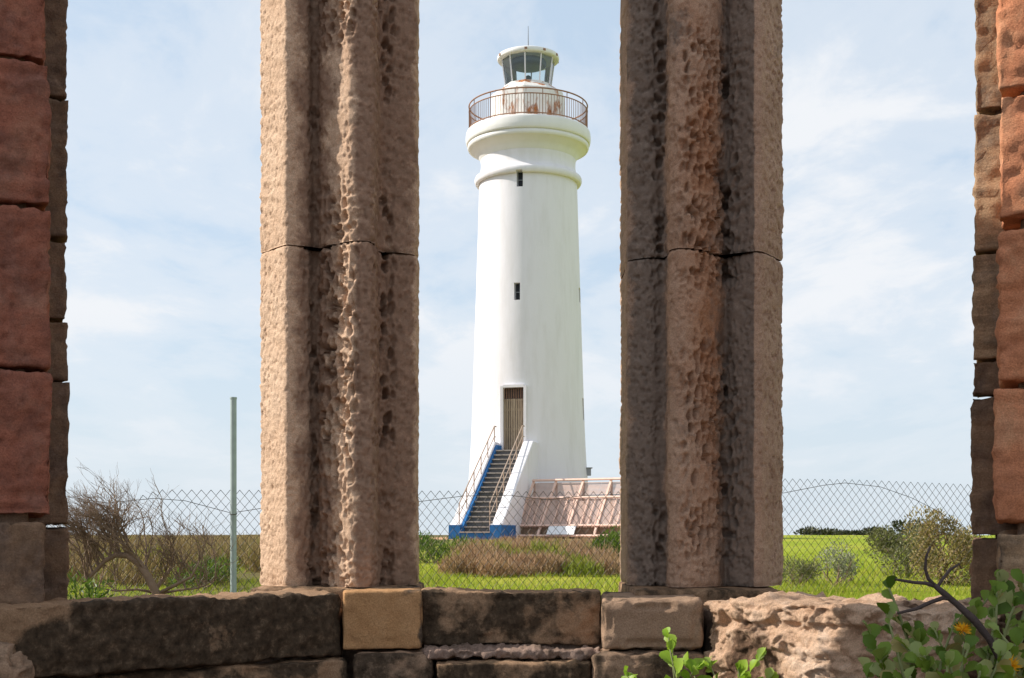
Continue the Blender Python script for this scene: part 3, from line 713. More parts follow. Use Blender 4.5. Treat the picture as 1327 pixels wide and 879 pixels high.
for n2, t2, Rr, zb, zt, w in wins:
    q = LC + n2 * (Rr - 0.26); X_, Y_ = np.array([t2[0], t2[1], 0]), np.array([-n2[0], -n2[1], 0])
    f = MB()
    for sx in (-1, 1): f.box(np.array([q[0], q[1], (zb + zt) / 2]) + X_ * sx * (w / 2 - 0.018), (0.03, 0.04, zt - zb - 0.004), X_, Y_)
    f.box((q[0], q[1], (zb + zt) / 2), (w - 0.066, 0.036, 0.028), X_, Y_)
    fr = f.build('window', M['lead'], lh)
    g = MB(); q2 = q - n2 * 0.03
    g.box((q2[0], q2[1], (zb + zt) / 2), (w - 0.01, 0.012, zt - zb - 0.006), X_, Y_)
    g.build('pane', M['dark'], fr)
# cove and gallery slab
cove = crv([(60.5 * S, zpx(211)), (62.5 * S, zpx(208)), (66 * S, zpx(203)), (72 * S, zpx(198.5)), (76.0 * S, zpx(196))], 4)
slab = [(76.4 * S, zpx(196.5))] + crv([(77.4 * S, zpx(196)), (78.6 * S, zpx(193.5)), (78.2 * S, zpx(190.6))], 3) + [(77.2 * S, zpx(189.6)), (79.4 * S, zpx(189.2))] + crv([(80.3 * S, zpx(188)), (80.9 * S, zpx(183.5)), (80.6 * S, zpx(178)), (79.9 * S, zpx(174.5)), (78.8 * S, zpx(172.9))], 4) + [(77.8 * S, zpx(172.5)), (40 * S, zpx(172.2))]
V, Fc = lathe(cove + slab, 112)
go = mesh('gallery', V, Fc, M['cream'], lh)
try: go.data.set_sharp_from_angle(angle=R(40))
except Exception: pass
# gallery railing
rl = MB(); Rr = 76.6 * S; zt, zm, zb = zpx(139.5), zpx(146.2), zpx(171.2) + 0.03
for z, r in ((zt, 0.030), (zm, 0.024), (zb, 0.024)):
    th = np.linspace(0, 2 * math.pi, 97); rl.tube(np.stack([LC[0] + Rr * np.cos(th), LC[1] + Rr * np.sin(th), th * 0 + z], 1), r, 6, False)
for k in range(126):
    t = 2 * math.pi * k / 126; p = (LC[0] + Rr * math.cos(t), LC[1] + Rr * math.sin(t))
    main = k % 9 == 0
    rl.bar((*p, zpx(172.6) if main else zb), (*p, zt if main else zm), 0.032 if main else 0.021)
rail = rl.build('railing', M['rusty_iron'], lh)
# octagonal lantern base with sloping top
n8, ph = 10, 0.5
def edge_phase(px):      # put one vertical arris where the photo shows the light change
    th = math.asin((px - 684.5) / 48); ang = -math.pi / 2 + th
    return ang / (2 * math.pi)
ph8 = edge_phase(678) * n8
V, Fc = lathe([(48.5 * S, zpx(172.4)), (48.5 * S, zpx(127)), (47.2 * S, zpx(125.5)), (32.2 * S, zpx(115.5)), (31.5 * S, zpx(113.5))], n8, True, ph8)
mesh('lantern_base', V, Fc, M['rustwhite'], lh, False)
# glazing and bars
gb, gt = (29.8 * S, zpx(113.5)), (34.4 * S, zpx(80))
V, Fc = lathe([gb, gt], n8, False, ph8)
lgz = mesh('lantern_glazing', V, Fc, M['glass'], lh, False)
br = MB()
for k in range(n8):
    t = 2 * math.pi * (k + ph8) / n8
    a0 = (LC[0] + gb[0] * math.cos(t), LC[1] + gb[0] * math.sin(t), gb[1]); a1 = (LC[0] + gt[0] * math.cos(t), LC[1] + gt[0] * math.sin(t), gt[1])
    br = MB(); br.bar(a0, a1, 0.055, 0.055); br.build('glazing_bar', M['white'], lgz)
# roof: soffit, rim, shallow cone
V, Fc = lathe(crv([(36.5 * S, zpx(80)), (39.4 * S, zpx(79.5)), (40.2 * S, zpx(77)), (39.6 * S, zpx(74.3))], 3) + [(37 * S, zpx(73)), (20 * S, zpx(68.5)), (5 * S, zpx(66)), (4 * S, zpx(63)), (1 * S, zpx(62))], 64)
rf = mesh('lantern_roof', V, Fc, M['cream'], lh)
V, Fc = lathe(crv([(22.5 * S, zpx(79.7)), (23.5 * S, zpx(82)), (22.6 * S, zpx(86.6)), (15 * S, zpx(88)), (2 * S, zpx(88.3))], 3), 48)
mesh('ceiling', V, Fc, M['darkceil'], rf)
for px in (-155, -95, -60, -25, 15, 75):
    t = R(px); vt = MB(); vt.box((LC[0] + 39.5 * S * math.cos(t), LC[1] + 39.5 * S * math.sin(t), zpx(77)), (0.11, 0.10, 0.085), (-math.sin(t), math.cos(t), 0)); vt.build('roof_vent', M['rusty_iron'], rf)
an = MB(); an.tube([(LC[0], LC[1], zpx(64)), (LC[0], LC[1], zpx(34))], [0.028, 0.012], 5); an.build('lightning_rod', M['lead'], lh)
V, Fc = lathe(crv([(2 * S, zpx(117)), (4.2 * S, zpx(114)), (4.6 * S, zpx(109)), (3.4 * S, zpx(106)), (4.4 * S, zpx(103.5)), (3.6 * S, zpx(100)), (1.2 * S, zpx(98))], 4), 20)
mesh('lamp', V, Fc, M['lens'], lh)
# door: slatted timber in a white frame
dq = RD - 0.09
dm = MB(); ns = 9
for k in range(ns):
    lat = -dw / 2 + (k + 0.5) * dw / ns
    dm.box(at_t(dq, lat, (zd0 + zd1) / 2 - 0.22), (dw / ns - 0.022, 0.03, zd1 - zd0 - 0.47), X3, Y3)
for z in (zd0 + 0.08, zd0 + 0.95, zd0 + 1.75, zd1 - 0.50): dm.box(at_t(dq - 0.03, 0, z), (dw - 0.02, 0.03, 0.10), X3, Y3)
door = dm.build('door', M['timber'], lh)
gm = MB()
for k in range(ns + 3): gm.box(at_t(dq, -dw / 2 + (k + 0.5) * dw / (ns + 3), zd1 - 0.23), (0.02, 0.02, 0.42), X3, Y3)
gm.build('grille', M['rusty_iron'], door)
bk = MB(); bk.box(at_t(dq - 0.10, 0, (zd0 + zd1) / 2), (dw - 0.01, 0.02, zd1 - zd0 - 0.01), X3, Y3); bk.build('backing', M['dark'], door)
df = MB()
for sx in (-1, 1): df.box(at_t(RD + 0.01, sx * (dw / 2 + 0.05), (zd0 + zd1) / 2 + 0.03), (0.11, 0.16, zd1 - zd0 + 0.06), X3, Y3)
df.box(at_t(RD + 0.01, 0, zd1 + 0.055), (dw - 0.012, 0.16, 0.11), X3, Y3)
df.build('door_frame', M['white'], lh)
# stair running out towards the camera and left
T1, T0 = 7.93, RD + 0.12
zb_ = E + (CY - 697) * 48.4 / F
NS = 18; land = 0.55; run = (T1 - T0 - land) / NS; rise = (zd0 - zb_) / NS
SWd = 1.16; PW = 0.42
st = MB()
poly = [(T0 - 0.4, zb_ - 0.25), (T1, zb_ - 0.25)]
for k in range(NS):
    t = T1 - k * run; poly += [(t, zb_ + k * rise), (t, zb_ + (k + 1) * rise)] if k else [(t, zb_ + rise)]
poly += [(T0 - 0.4, zd0)]
O3, U3, Z3 = np.array([LC[0], LC[1], 0]), np.array([nD[0], nD[1], 0]), np.array([0, 0, 1.])
st.prism(poly, O3 - X3 * SWd / 2, U3, Z3, X3, SWd)
stair = st.build('staircase', M['concrete'], lh)
for k in range(NS):
    tdm = MB(); tt = T1 - k * run; z_ = zb_ + (k + 1) * rise
    tdm.box(at_t(tt - run / 2 + 0.03, 0, z_ + 0.012), (SWd - 0.006, run + 0.05, 0.05), X3, Y3)
    tdm.build('tread', M['tread'], stair)
def slope(t): return zb_ + rise + (zd0 - zb_ - rise) * np.clip((T1 - t) / (T1 - T0 - land), 0, 1)
ph_ = 0.40
for sx in (-1, 1):
    pm = MB(); inner = sx * SWd / 2; o = O3 + X3 * (inner if sx > 0 else inner - PW)
    pm.prism([(T0 - 0.45, zb_ - 0.25), (T1 + 0.02, zb_ - 0.25), (T1 + 0.02, zb_ + 0.50), (T1 - 0.25, zb_ + 0.56), (T0 + land, zd0 + ph_), (T0 - 0.45, zd0 + ph_)], o, U3, Z3, X3, PW)
    pr = pm.build('parapet', M['white'], stair)
    bm2 = pr.modifiers.new('soft', 'BEVEL'); bm2.width = 0.04; bm2.segments = 2
    bp = MB(); pl_ = 2.1 if sx > 0 else 0.7; bp.box(at_t(T1 + 0.04 - pl_ / 2, sx * (SWd / 2 + PW / 2), zb_ + 0.11), (PW + 0.02, pl_, 0.72), X3, Y3); bp.build('plinth', M['blue'], stair)
    hr = MB(); lat = sx * (SWd / 2 - 0.03)
    if sx < 0: lat = -(SWd / 2 + 0.05)
    tp = [T1 + 0.05, T1 - 0.9, T0 + land + 0.05, T0 + 0.35]
    for hgt, r in ((1.02, 0.028), (0.60, 0.02)):
        hr.tube([at_t(t, lat, slope(t) + hgt) for t in (T1 - 0.05, T0 + land, T0 + 0.30)], r, 6)
    for t in np.linspace(T1 - 0.05, T0 + land, 6): hr.tube([at_t(t, lat, slope(t) - 0.02), at_t(t, lat, slope(t) + 1.02)], 0.024, 6)
    hr.build('handrail', M['rail_brown'], stair)
sb = MB()      # blue painted band along the left inner side and the lowest riser
sb.prism([(T1 - 0.05, zb_ + 0.02), (T1 - 0.05, zb_ + 0.40), (T0 + land, zd0 + 0.26), (T0, zd0 + 0.26), (T0, zd0), (T0 + land, zd0 - 0.1)], O3 - X3 * (SWd / 2 + 0.0), U3, Z3, X3, 0.10)
sb.build('painted_band', M['blue'], stair)
rb = MB(); rb.box(at_t(T1 + 0.006, 0, zb_ + 0.05), (SWd, 0.012, 0.27), X3, Y3); rb.build('painted_riser', M['blue'], stair)
vb = MB(); vb.box((LC[0] + 76.6 * S, LC[1] - 0.35, zpx(612.5)), (0.26, 0.30, 0.30)); vb.box((LC[0] + 76.6 * S + 0.02, LC[1] - 0.35, zpx(607.2)), (0.34, 0.38, 0.04)); vb.build('wall_vent', M['lead'], lh)

# ------------------------------------------------------------------ pink lattice frame beside the stair
lf_o = P(666, 697, 50.5)
phi = R(-27); ux = np.array([math.cos(phi), math.sin(phi), 0]); vx = np.array([-math.sin(phi), math.cos(phi), 0])
RUN, HT, LEN = 1.75, 2.22, 4.75
lf = thing('lattice_frame', tuple(lf_o), 'faded pink timber frame of sloping lattice panels beside the lighthouse stair', 'lattice frame')
def Q(a, s, off=0.0):   # a along the length, s 0..1 up the slope, off along the slope's outward normal
    nrm = np.cross(ux, vx * RUN + np.array([0, 0, HT])); nrm /= np.linalg.norm(nrm)
    return lf_o + ux * a + (vx * RUN + np.array([0, 0, HT])) * s + nrm * off
nrm = np.cross(ux, vx * RUN + np.array([0, 0, HT])); nrm /= np.linalg.norm(nrm)
fm = MB()
for a_ in (0, 0.98, 2.15, 3.32, 4.49): fm.bar(Q(a_, 0.02, 0), Q(a_, 1.0, 0), 0.085, 0.07, nrm)
for s_ in (0.015, 0.19, 0.68, 1.0): fm.bar(Q(-0.03, s_, 0.075), Q(LEN, s_, 0.075), 0.075, 0.05, nrm)
for k in range(1, 16):
    a_ = k * 0.2925
    if k % 4: fm.bar(Q(a_, 0.19, 0.03), Q(a_, 0.68, 0.03), 0.035, 0.03, nrm)
fm.build('frame', M['pinkframe'], lf)
pm = MB()
for a_ in (0.02, 0.98, 2.15, 3.32, 4.49):
    tp = Q(a_, 0.985, -0.06); pm.bar((tp[0], tp[1], lf_o[2] - 0.1), tp, 0.09)
pm.build('post', M['pinklattice'], lf)
for a0, a1 in ((0.05, 2.10), (2.20, LEN - 0.02)):
    lt = MB(); n = int((a1 - a0) / 0.115); s0, s1 = 0.19, 0.68; Ls = (s1 - s0) * math.hypot(RUN, HT)
    for dr, off in ((1, -0.030), (-1, -0.046)):
        for k in range(-int(Ls / 0.115) - 1, n + int(Ls / 0.115) + 1):
            aa0 = a0 + k * 0.115; b0, b1 = 0.0, Ls; x0, x1 = aa0, aa0 + dr * Ls
            # clip the slat to the panel
            ts = [0.0, 1.0]
            for lim in (a0, a1):
                tt = (lim - x0) / (x1 - x0)
                if dr > 0: ts = [max(ts[0], tt), ts[1]] if lim == a0 else [ts[0], min(ts[1], tt)]
                else: ts = [max(ts[0], tt), ts[1]] if lim == a1 else [ts[0], min(ts[1], tt)]
            if ts[1] - ts[0] < 0.03: continue
            e = [Q(x0 + (x1 - x0) * t, s0 + (s1 - s0) * t, off) for t in ts]
            lt.bar(e[0], e[1], 0.045, 0.013, nrm)
    lt.build('lattice_panel', M['pinklattice'], lf)
    # thin laths above the lattice
lp = MB()
for k in range(70):
    s_ = 0.70 + 0.29 * (k % 14) / 13.0; a0 = 0.05 + (k // 14) * 0.95
    lp.bar(Q(a0, s_, -0.10), Q(min(a0 + 0.94, LEN), s_, -0.10), 0.036, 0.012, nrm)
lp.build('lath_screen', M['pinklattice'], lf)
kb = MB(); kb.bar(Q(0.1, 0.02, -0.05) + vx * 0.35 + np.array([0, 0, .16]), Q(LEN - .1, 0.02, -0.05) + vx * 0.35 + np.array([0, 0, .16]), 0.06, 0.62); kb.build('base_board', M['bark'], lf)
wb = MB(); b0, b1 = Q(1.42, 0.085, 0.14), Q(2.55, 0.085, 0.14); wb.bar(b0, b1, 0.40, 0.03, nrm)
o = wb.build('white_board', M['whiteboard'], lf)

# ------------------------------------------------------------------ chain link fence
def fence_y(x): return 10.75 + 0.26 * x
def fence_top(x): return E + np.interp(x, [-4.2, -3.1, -2.7, 0.9, 2.0, 3.0, 4.6], [0.18, 0.20, 0.345, 0.36, 0.485, 0.485, 0.44])
fn = thing('chain_link_fence', (0, 10.75, gz(0, 10.75)), 'rusty chain link fence behind the ruin crossing the grass before the lighthouse', 'fence')
wv = MB(); Wd, Hd = 0.07, 0.088; x0f, x1f = -5.2, 5.6
Vw, Fw = [], []
nc = int((x1f - x0f) / (Wd / 2)); rows = 34; tri = 3; rad = 0.0026
def sag(x, z): return 0.010 * math.sin(x * 2.3) + 0.008 * math.sin(x * 5.1 + z * 3)
for j in range(nc):
    pts = []
    for i in range(rows):
        col = j + ((i + j) % 2)
        x = x0f + col * Wd / 2
        z = fence_top(x) - i * Hd / 2
        x2 = x + 0.004 * math.sin(z * 6 + x)
        d = 0.002 if (i + j) % 2 else -0.002
        pts.append((x2, fence_y(x) + sag(x, z) + d, z))
    wv.tube(pts, rad, tri, False)
fmesh = wv.build('wire_mesh', M['wire'], fn)
w2 = MB()
def fp(px, py):
    x = (px - CX) / F * 10.75
    for _ in range(4): x = (px - CX) / F * fence_y(x)
    y = fence_y(x) - 0.012; return (x, y, E + (CY - py) * y / F)
for line in ([(60, 640), (140, 652), (200, 646), (240, 649), (300, 665), (345, 658), (420, 652), (545, 650), (600, 643), (660, 642), (710, 648), (760, 642), (860, 640)],
             [(930, 640), (1010, 640), (1067, 629), (1095, 626), (1140, 631), (1180, 645), (1212, 661), (1262, 692)],
             [(930, 767), (1015, 766), (1130, 766.5), (1262, 767)]):
    w2.tube([fp(*q) for q in line], 0.0025, 5, False)
w2.build('line_wire', M['wire'], fn)
po = MB()
pb = fp(304, 767)
for q, lab in ((304, 1),):
    pz0 = float(gz(pb[0], pb[1])) - 0.3
    py_ = pb[1] - 0.03
    ztop = E + (CY - 515) * py_ / F
    po.tube([(pb[0], py_, pz0), (pb[0], py_, ztop - 0.012)], 0.0245, 16)
    po.tube([(pb[0], py_, ztop - 0.014), (pb[0], py_, ztop)], 0.0275, 16)
p1 = po.build('post', M['galv'], fn, True)
p1['label'] = 'tall bare grey-green galvanised post standing well above the mesh'
p1.data.set_sharp_from_angle(angle=R(40))
tw = MB(); th = np.linspace(0, 2 * math.pi, 13)
tw.tube(np.stack([pb[0] + 0.028 * np.cos(th), py_ + 0.028 * np.sin(th), E + (CY - 666) * py_ / F + 0.006 * np.sin(th)], 1), 0.003, 4, False)
tw.build('tie_wire', M['wire'], p1)

# ------------------------------------------------------------------ vegetation
_rows = [(0.0, 0.03), (0.14, 0.10), (0.30, 0.24), (0.44, 0.40), (0.52, 0.36), (0.64, 0.49), (0.72, 0.43), (0.84, 0.42), (0.90, 0.30), (1.0, 0.06)]
LEAF = np.array([(x * w, y, 0.16 * abs(x) * w * 2 - 0.22 * y * y + 0.03 * x * math.sin(y * 7)) for y, w in _rows for x in (-1, 0, 1)])
LEAF_F = [(i * 3 + k, i * 3 + k + 1, i * 3 + k + 4, i * 3 + k + 3) for i in range(len(_rows) - 1) for k in (0, 1)]
SIMPLE = np.array([(0, 0, 0), (-.5, .45, .08), (.5, .45, .08), (0, 1, -.05)])
SIMPLE_F = np.array([[0, 2, 3, 1]])
def leaf_array(pos, dirs, size, width, tmpl=SIMPLE, faces=None, roll=None):
    """vertices, faces, rnd for many leaves at once"""
    n = len(pos); dirs = dirs / (np.linalg.norm(dirs, axis=1)[:, None] + 1e-9)
    rr = rng.normal(size=(n, 3)); 
    if roll is not None: rr = rr * 0.5 + np.asarray(roll)
    X = np.cross(dirs, rr); X /= np.linalg.norm(X, axis=1)[:, None] + 1e-9
    Z = np.cross(X, dirs)
    size = np.broadcast_to(np.asarray(size, float), (n,)); width = np.broadcast_to(np.asarray(width, float), (n,))
    V = pos[:, None] + tmpl[None, :, 0, None] * (X * width[:, None])[:, None] + tmpl[None, :, 1, None] * (dirs * size[:, None])[:, None] + tmpl[None, :, 2, None] * (Z * size[:, None])[:, None]
    k = len(tmpl)
    rnd = np.repeat(rng.random(n), k)
    if faces is None:
        Fc = (np.arange(n)[:, None, None] * k + SIMPLE_F[None]).reshape(-1, 4)
    else:
        Fc = [[i * k + v for v in f] for i in range(n) for f in faces]
    return V.reshape(-1, 3), Fc, rnd
BLADE = np.array([(-.5, 0, 0), (.5, 0, 0), (.32, .55, .10), (-.32, .55, .10), (.03, 1.0, .34), (-.03, 1.0, .34)])
def blades(pos, h, w, lean=0.35, wind=(0.25, 0, 0)):
    n = len(pos)
    d = np.stack([rng.normal(0, lean, n) + wind[0], rng.normal(0, lean, n) + wind[1], np.ones(n)], 1)
    d /= np.linalg.norm(d, axis=1)[:, None]
    a = rng.random(n) * 2 * math.pi
    X = np.stack([np.cos(a), np.sin(a), np.zeros(n)], 1); Z = np.cross(X, d)
    h = np.broadcast_to(h, (n,)); w = np.broadcast_to(w, (n,))
    V = pos[:, None] + BLADE[None, :, 0, None] * (X * w[:, None])[:, None] + BLADE[None, :, 1, None] * (d * h[:, None])[:, None] + BLADE[None, :, 2, None] * (Z * h[:, None])[:, None]
    i = np.arange(n)[:, None] * 6
    Fc = np.concatenate([i + np.array([[0, 1, 2, 3]]), i + np.array([[3, 2, 4, 5]])]).reshape(-1, 4)
    return V.reshape(-1, 3), Fc, np.repeat(rng.random(n), 6)
def scatter(n, x0, x1, y0, y1, thin=None):
    y = np.sqrt(rng.random(n) * (y1 ** 2 - y0 ** 2) + y0 ** 2) if False else y0 * (y1 / y0) ** rng.random(n)
    x = rng.uniform(x0, x1, n) * (y / y0)
    p = np.stack([x, y, gz(x, y) - 0.01], 1)
    if thin is not None: p = p[thin(p) > rng.random(len(p))]
    return p
# grass between the fence and the heath, as one countless mass
def clump(p, sc, lo, hi, seed): return np.clip(lo + (hi - lo) * (fbm(np.c_[p[:, :2], p[:, 2] * 0], sc, 3, seed) * 0.7 + 0.5), 0, 1)
pA = scatter(70000, -4.0, 4.6, 8.8, 17)
hA = 0.035 + 0.075 * clump(pA, 1.2, 0, 1, 60) * rng.uniform(0.6, 1.3, len(pA))
VA, FA, rA = blades(pA, hA, 0.0065)
pB = scatter(26000, -2.2, 9.0, 17, 34, lambda p: (p[:, 0] > -2.0 + 0 * p[:, 1]).astype(float))
VB, FB, rB = blades(pB, 0.05 * rng.uniform(0.4, 1.1, len(pB)), 0.010)
g = mesh('grass', np.concatenate([VA, VB]), np.concatenate([FA, FB + len(VA)]), M['grass'], None, True, None, {'rnd': np.concatenate([rA, rB])})
tag(g, 'bright lime green grass beyond the wall', 'grass', kind='stuff')

def heath(name, spots, mat, label, cat, per=150, leafy=0.0, kind='stuff'):
    Vs, Fs, rs, off = [], [], [], 0
    for (x, y, r, h) in spots:
        n = int(per)
        a = rng.random(n) * 2 * math.pi; q = np.sqrt(rng.random(n))
        base = np.stack([x + np.cos(a) * q * r * 0.55, y + np.sin(a) * q * r * 0.55, np.zeros(n)], 1)
        base[:, 2] = gz(base[:, 0], base[:, 1]) + rng.random(n) ** 1.5 * h * 0.55
        hh = h * rng.uniform(0.25, 0.62, n) * (1.15 - 0.6 * q)
        d = np.stack([np.cos(a) * q * 0.55, np.sin(a) * q * 0.55, np.ones(n)], 1)
        V, Fc, rn = blades(base, hh, 0.0006 * y + 0.002, 0.42, (0.1, 0, 0))
        rn = np.clip(rn * 0.55 + 0.45 * rng.random(), 0, 1)
        Vs.append(V); Fs.append(Fc + off); rs.append(rn); off += len(V)
    o = mesh(name, np.concatenate(Vs), np.concatenate(Fs), mat, None, True, None, {'rnd': np.concatenate(rs)})
    return tag(o, label, cat, kind=kind)
sp = []
for _ in range(420):
    y = 12.5 * (85 / 12.5) ** rng.random(); x = rng.uniform(-0.42, -0.10) * y
    ht = (E - float(gz(x, y))) * rng.uniform(0.6, 1.2)
    sp.append((x, y, 0.3 + y * 0.012, min(ht, 0.55)))
heath('heath', sp, M['heath'], 'low brown and olive heath filling the ground on the left', 'heath', 420)
sp, sp2 = [], []
for _ in range(330):
    y = 13.9 * (28 / 13.9) ** rng.random(); px = rng.uniform(590, 790); x = (px - CX) / F * y
    ht = (E - float(gz(x, y))) * rng.uniform(0.6, 1.08) * (1.0 if y > 15.5 else 0.72)
    (sp2 if rng.random() < 0.22 else sp).append((x, y, rng.uniform(0.22, 0.42), ht * rng.uniform(0.75, 1.0)))
heath('dry_scrub', sp, M['dry'], 'band of dry reddish brown scrub in front of the lighthouse', 'dry scrub', 520)
heath('green_scrub', sp2, M['scrub_green'], 'green tufts growing through the dry scrub before the lighthouse', 'scrub', 420)
sp2 = []
for _ in range(45):
    y = 13 * (50 / 13) ** rng.random(); x = rng.uniform(-0.36, -0.10) * y
    sp2.append((x, y, 0.22 + y * 0.010, min(0.40, (E - float(gz(x, y))) * rng.uniform(0.4, 0.95))))
heath('green_heath', sp2, M['scrub_green'], 'green tufts scattered through the brown heath on the left', 'heath', 340)

def bush(name, c, rx, ry, h, n, lsz, lw, mat, label, cat, group=None, stems=9, lumps=7, seed=1, stem_mat='bark', up=0.4):
    """shrub: stems fanning from the base, leaves gathered on lumpy clusters with gaps between"""
    r_ = np.random.default_rng(seed); x, y = c; z0 = float(gz(x, y))
    root = thing(name, (x, y, z0), label, cat, group)
    cl = []
    for k in range(lumps):
        a = r_.random() * 2 * math.pi; q = math.sqrt(r_.random()) * 0.75
        cl.append((x + math.cos(a) * q * rx, y + math.sin(a) * q * ry, z0 + h * r_.uniform(0.16, 0.84) * (1 - 0.35 * q * q), r_.uniform(0.22, 0.42)))
    pos = []; drs = []
    for k in range(n):
        cx, cy, cz, rr = cl[r_.integers(len(cl))]
        d = r_.normal(size=3); d /= np.linalg.norm(d); q = r_.random() ** 0.45
        p = np.array([cx + d[0] * q * rr * rx * 1.25, cy + d[1] * q * rr * ry * 1.25, cz + d[2] * q * rr * h * 0.85])
        if p[2] < z0: p[2] = z0 + r_.random() * 0.1 * h
        pos.append(p); drs.append(d * 0.8 + r_.normal(size=3) * 0.5 + np.array([0, 0, up]))
    V, Fc, rn = leaf_array(np.array(pos), np.array(drs), lsz * r_.uniform(0.6, 1.25, n), lw * r_.uniform(0.7, 1.2, n))
    mesh('foliage', V, Fc, mat, root, True, None, {'rnd': rn})
    sm = MB()
    for k in range(stems):
        cx, cy, cz, rr = cl[k % len(cl)]
        e = np.array([cx, cy, cz]) + r_.normal(size=3) * rr * 0.4 * np.array([rx, ry, h * 0.5])
        b = np.array([x + r_.normal() * rx * 0.1, y + r_.normal() * ry * 0.1, z0 - 0.03])
        mid = b * 0.5 + e * 0.5 + r_.normal(size=3) * 0.06 * h; mid[2] += 0.05 * h
        sm.tube([b, b * 0.6 + mid * 0.4, mid, mid * 0.5 + e * 0.5, e], np.linspace(1.0, 0.35, 5) * 0.014 * h ** 0.5, 5)
    sm.build('stem', M[stem_mat], root, True)
    return root
def bpx(px, D): return ((px - CX) / F * D, D)
# right side
bush('shrub', bpx(1172, 14.0), 0.40, 0.4, 0.58, 6500, 0.036, 0.015, M['leaf_olive'], 'rounded olive green shrub behind the fence, left of the yellowing bush', 'shrub', seed=3, lumps=12)
bush('shrub', bpx(1228, 12.6), 0.34, 0.36, 0.80, 6500, 0.034, 0.016, M['leaf_yellow'], 'tall yellowing shrub against the right jamb', 'shrub', seed=5, lumps=13)
bush('shrub', bpx(1085, 12.6), 0.30, 0.3, 0.46, 1600, 0.030, 0.012, M['leaf_grey'], 'sparse grey-green shrub standing alone in the lime grass', 'shrub', seed=8, lumps=9)
bush('shrub', bpx(1030, 12.2), 0.22, 0.22, 0.26, 1300, 0.06, 0.008, M['leaf_olive'], 'low tufted weeds beside the right mullion foot', 'shrub', seed=9)
# middle
bush('shrub', bpx(560, 18.0), 0.62, 0.5, 0.45, 2600, 0.075, 0.013, M['leaf_green'], 'green bush against the left mullion in front of the stair', 'shrub', seed=12, lumps=12, up=1.2)
bush('shrub', bpx(640, 17.0), 0.28, 0.3, 0.24, 700, 0.06, 0.012, M['leaf_green'], 'small dark green bush at the front of the dry scrub', 'shrub', seed=13, lumps=6, up=1.0)
bush('shrub', bpx(797, 17.0), 0.34, 0.35, 0.46, 1600, 0.06, 0.018, M['leaf_green'], 'dense green bush below the lattice frame by the right mullion', 'shrub', seed=14, lumps=9, up=0.8)
# left foot
bush('shrub', bpx(105, 8.6), 0.20, 0.2, 0.42, 520, 0.055, 0.016, M['leaf_green'], 'bright green leafy plant at the foot of the bare shrub', 'shrub', seed=16, lumps=8, up=0.7)
bush('shrub', bpx(262, 12.0), 0.34, 0.3, 0.36, 900, 0.07, 0.010, M['leaf_green'], 'yellow-green tufted bush left of the metal post', 'shrub', seed=17, lumps=8, up=1.0)
# far hedges on the skyline
for i, (px, D, rx, h, lab) in enumerate(((1062, 104, 2.0, 0.55, 'dark low bush on the skyline nearest the right mullion'), (1082, 108, 1.7, 0.42, 'small dark bush on the skyline joining its neighbour on the left'),
                                        (1118, 106, 1.6, 0.40, 'flattest dark bush in the middle of the skyline row'), (1140, 104, 1.4, 0.55, 'rounded dark bush on the skyline beside the olive shrub'), (1190, 96, 1.9, 1.1, 'tallest dark bush on the skyline behind the olive shrub'))):
    bush('distant_bush', bpx(px, D), rx, 1.2, h, 700, 0.30, 0.16, M['leaf_far'], lab, 'bush', 'dark bushes along the skyline', seed=30 + i, lumps=9)

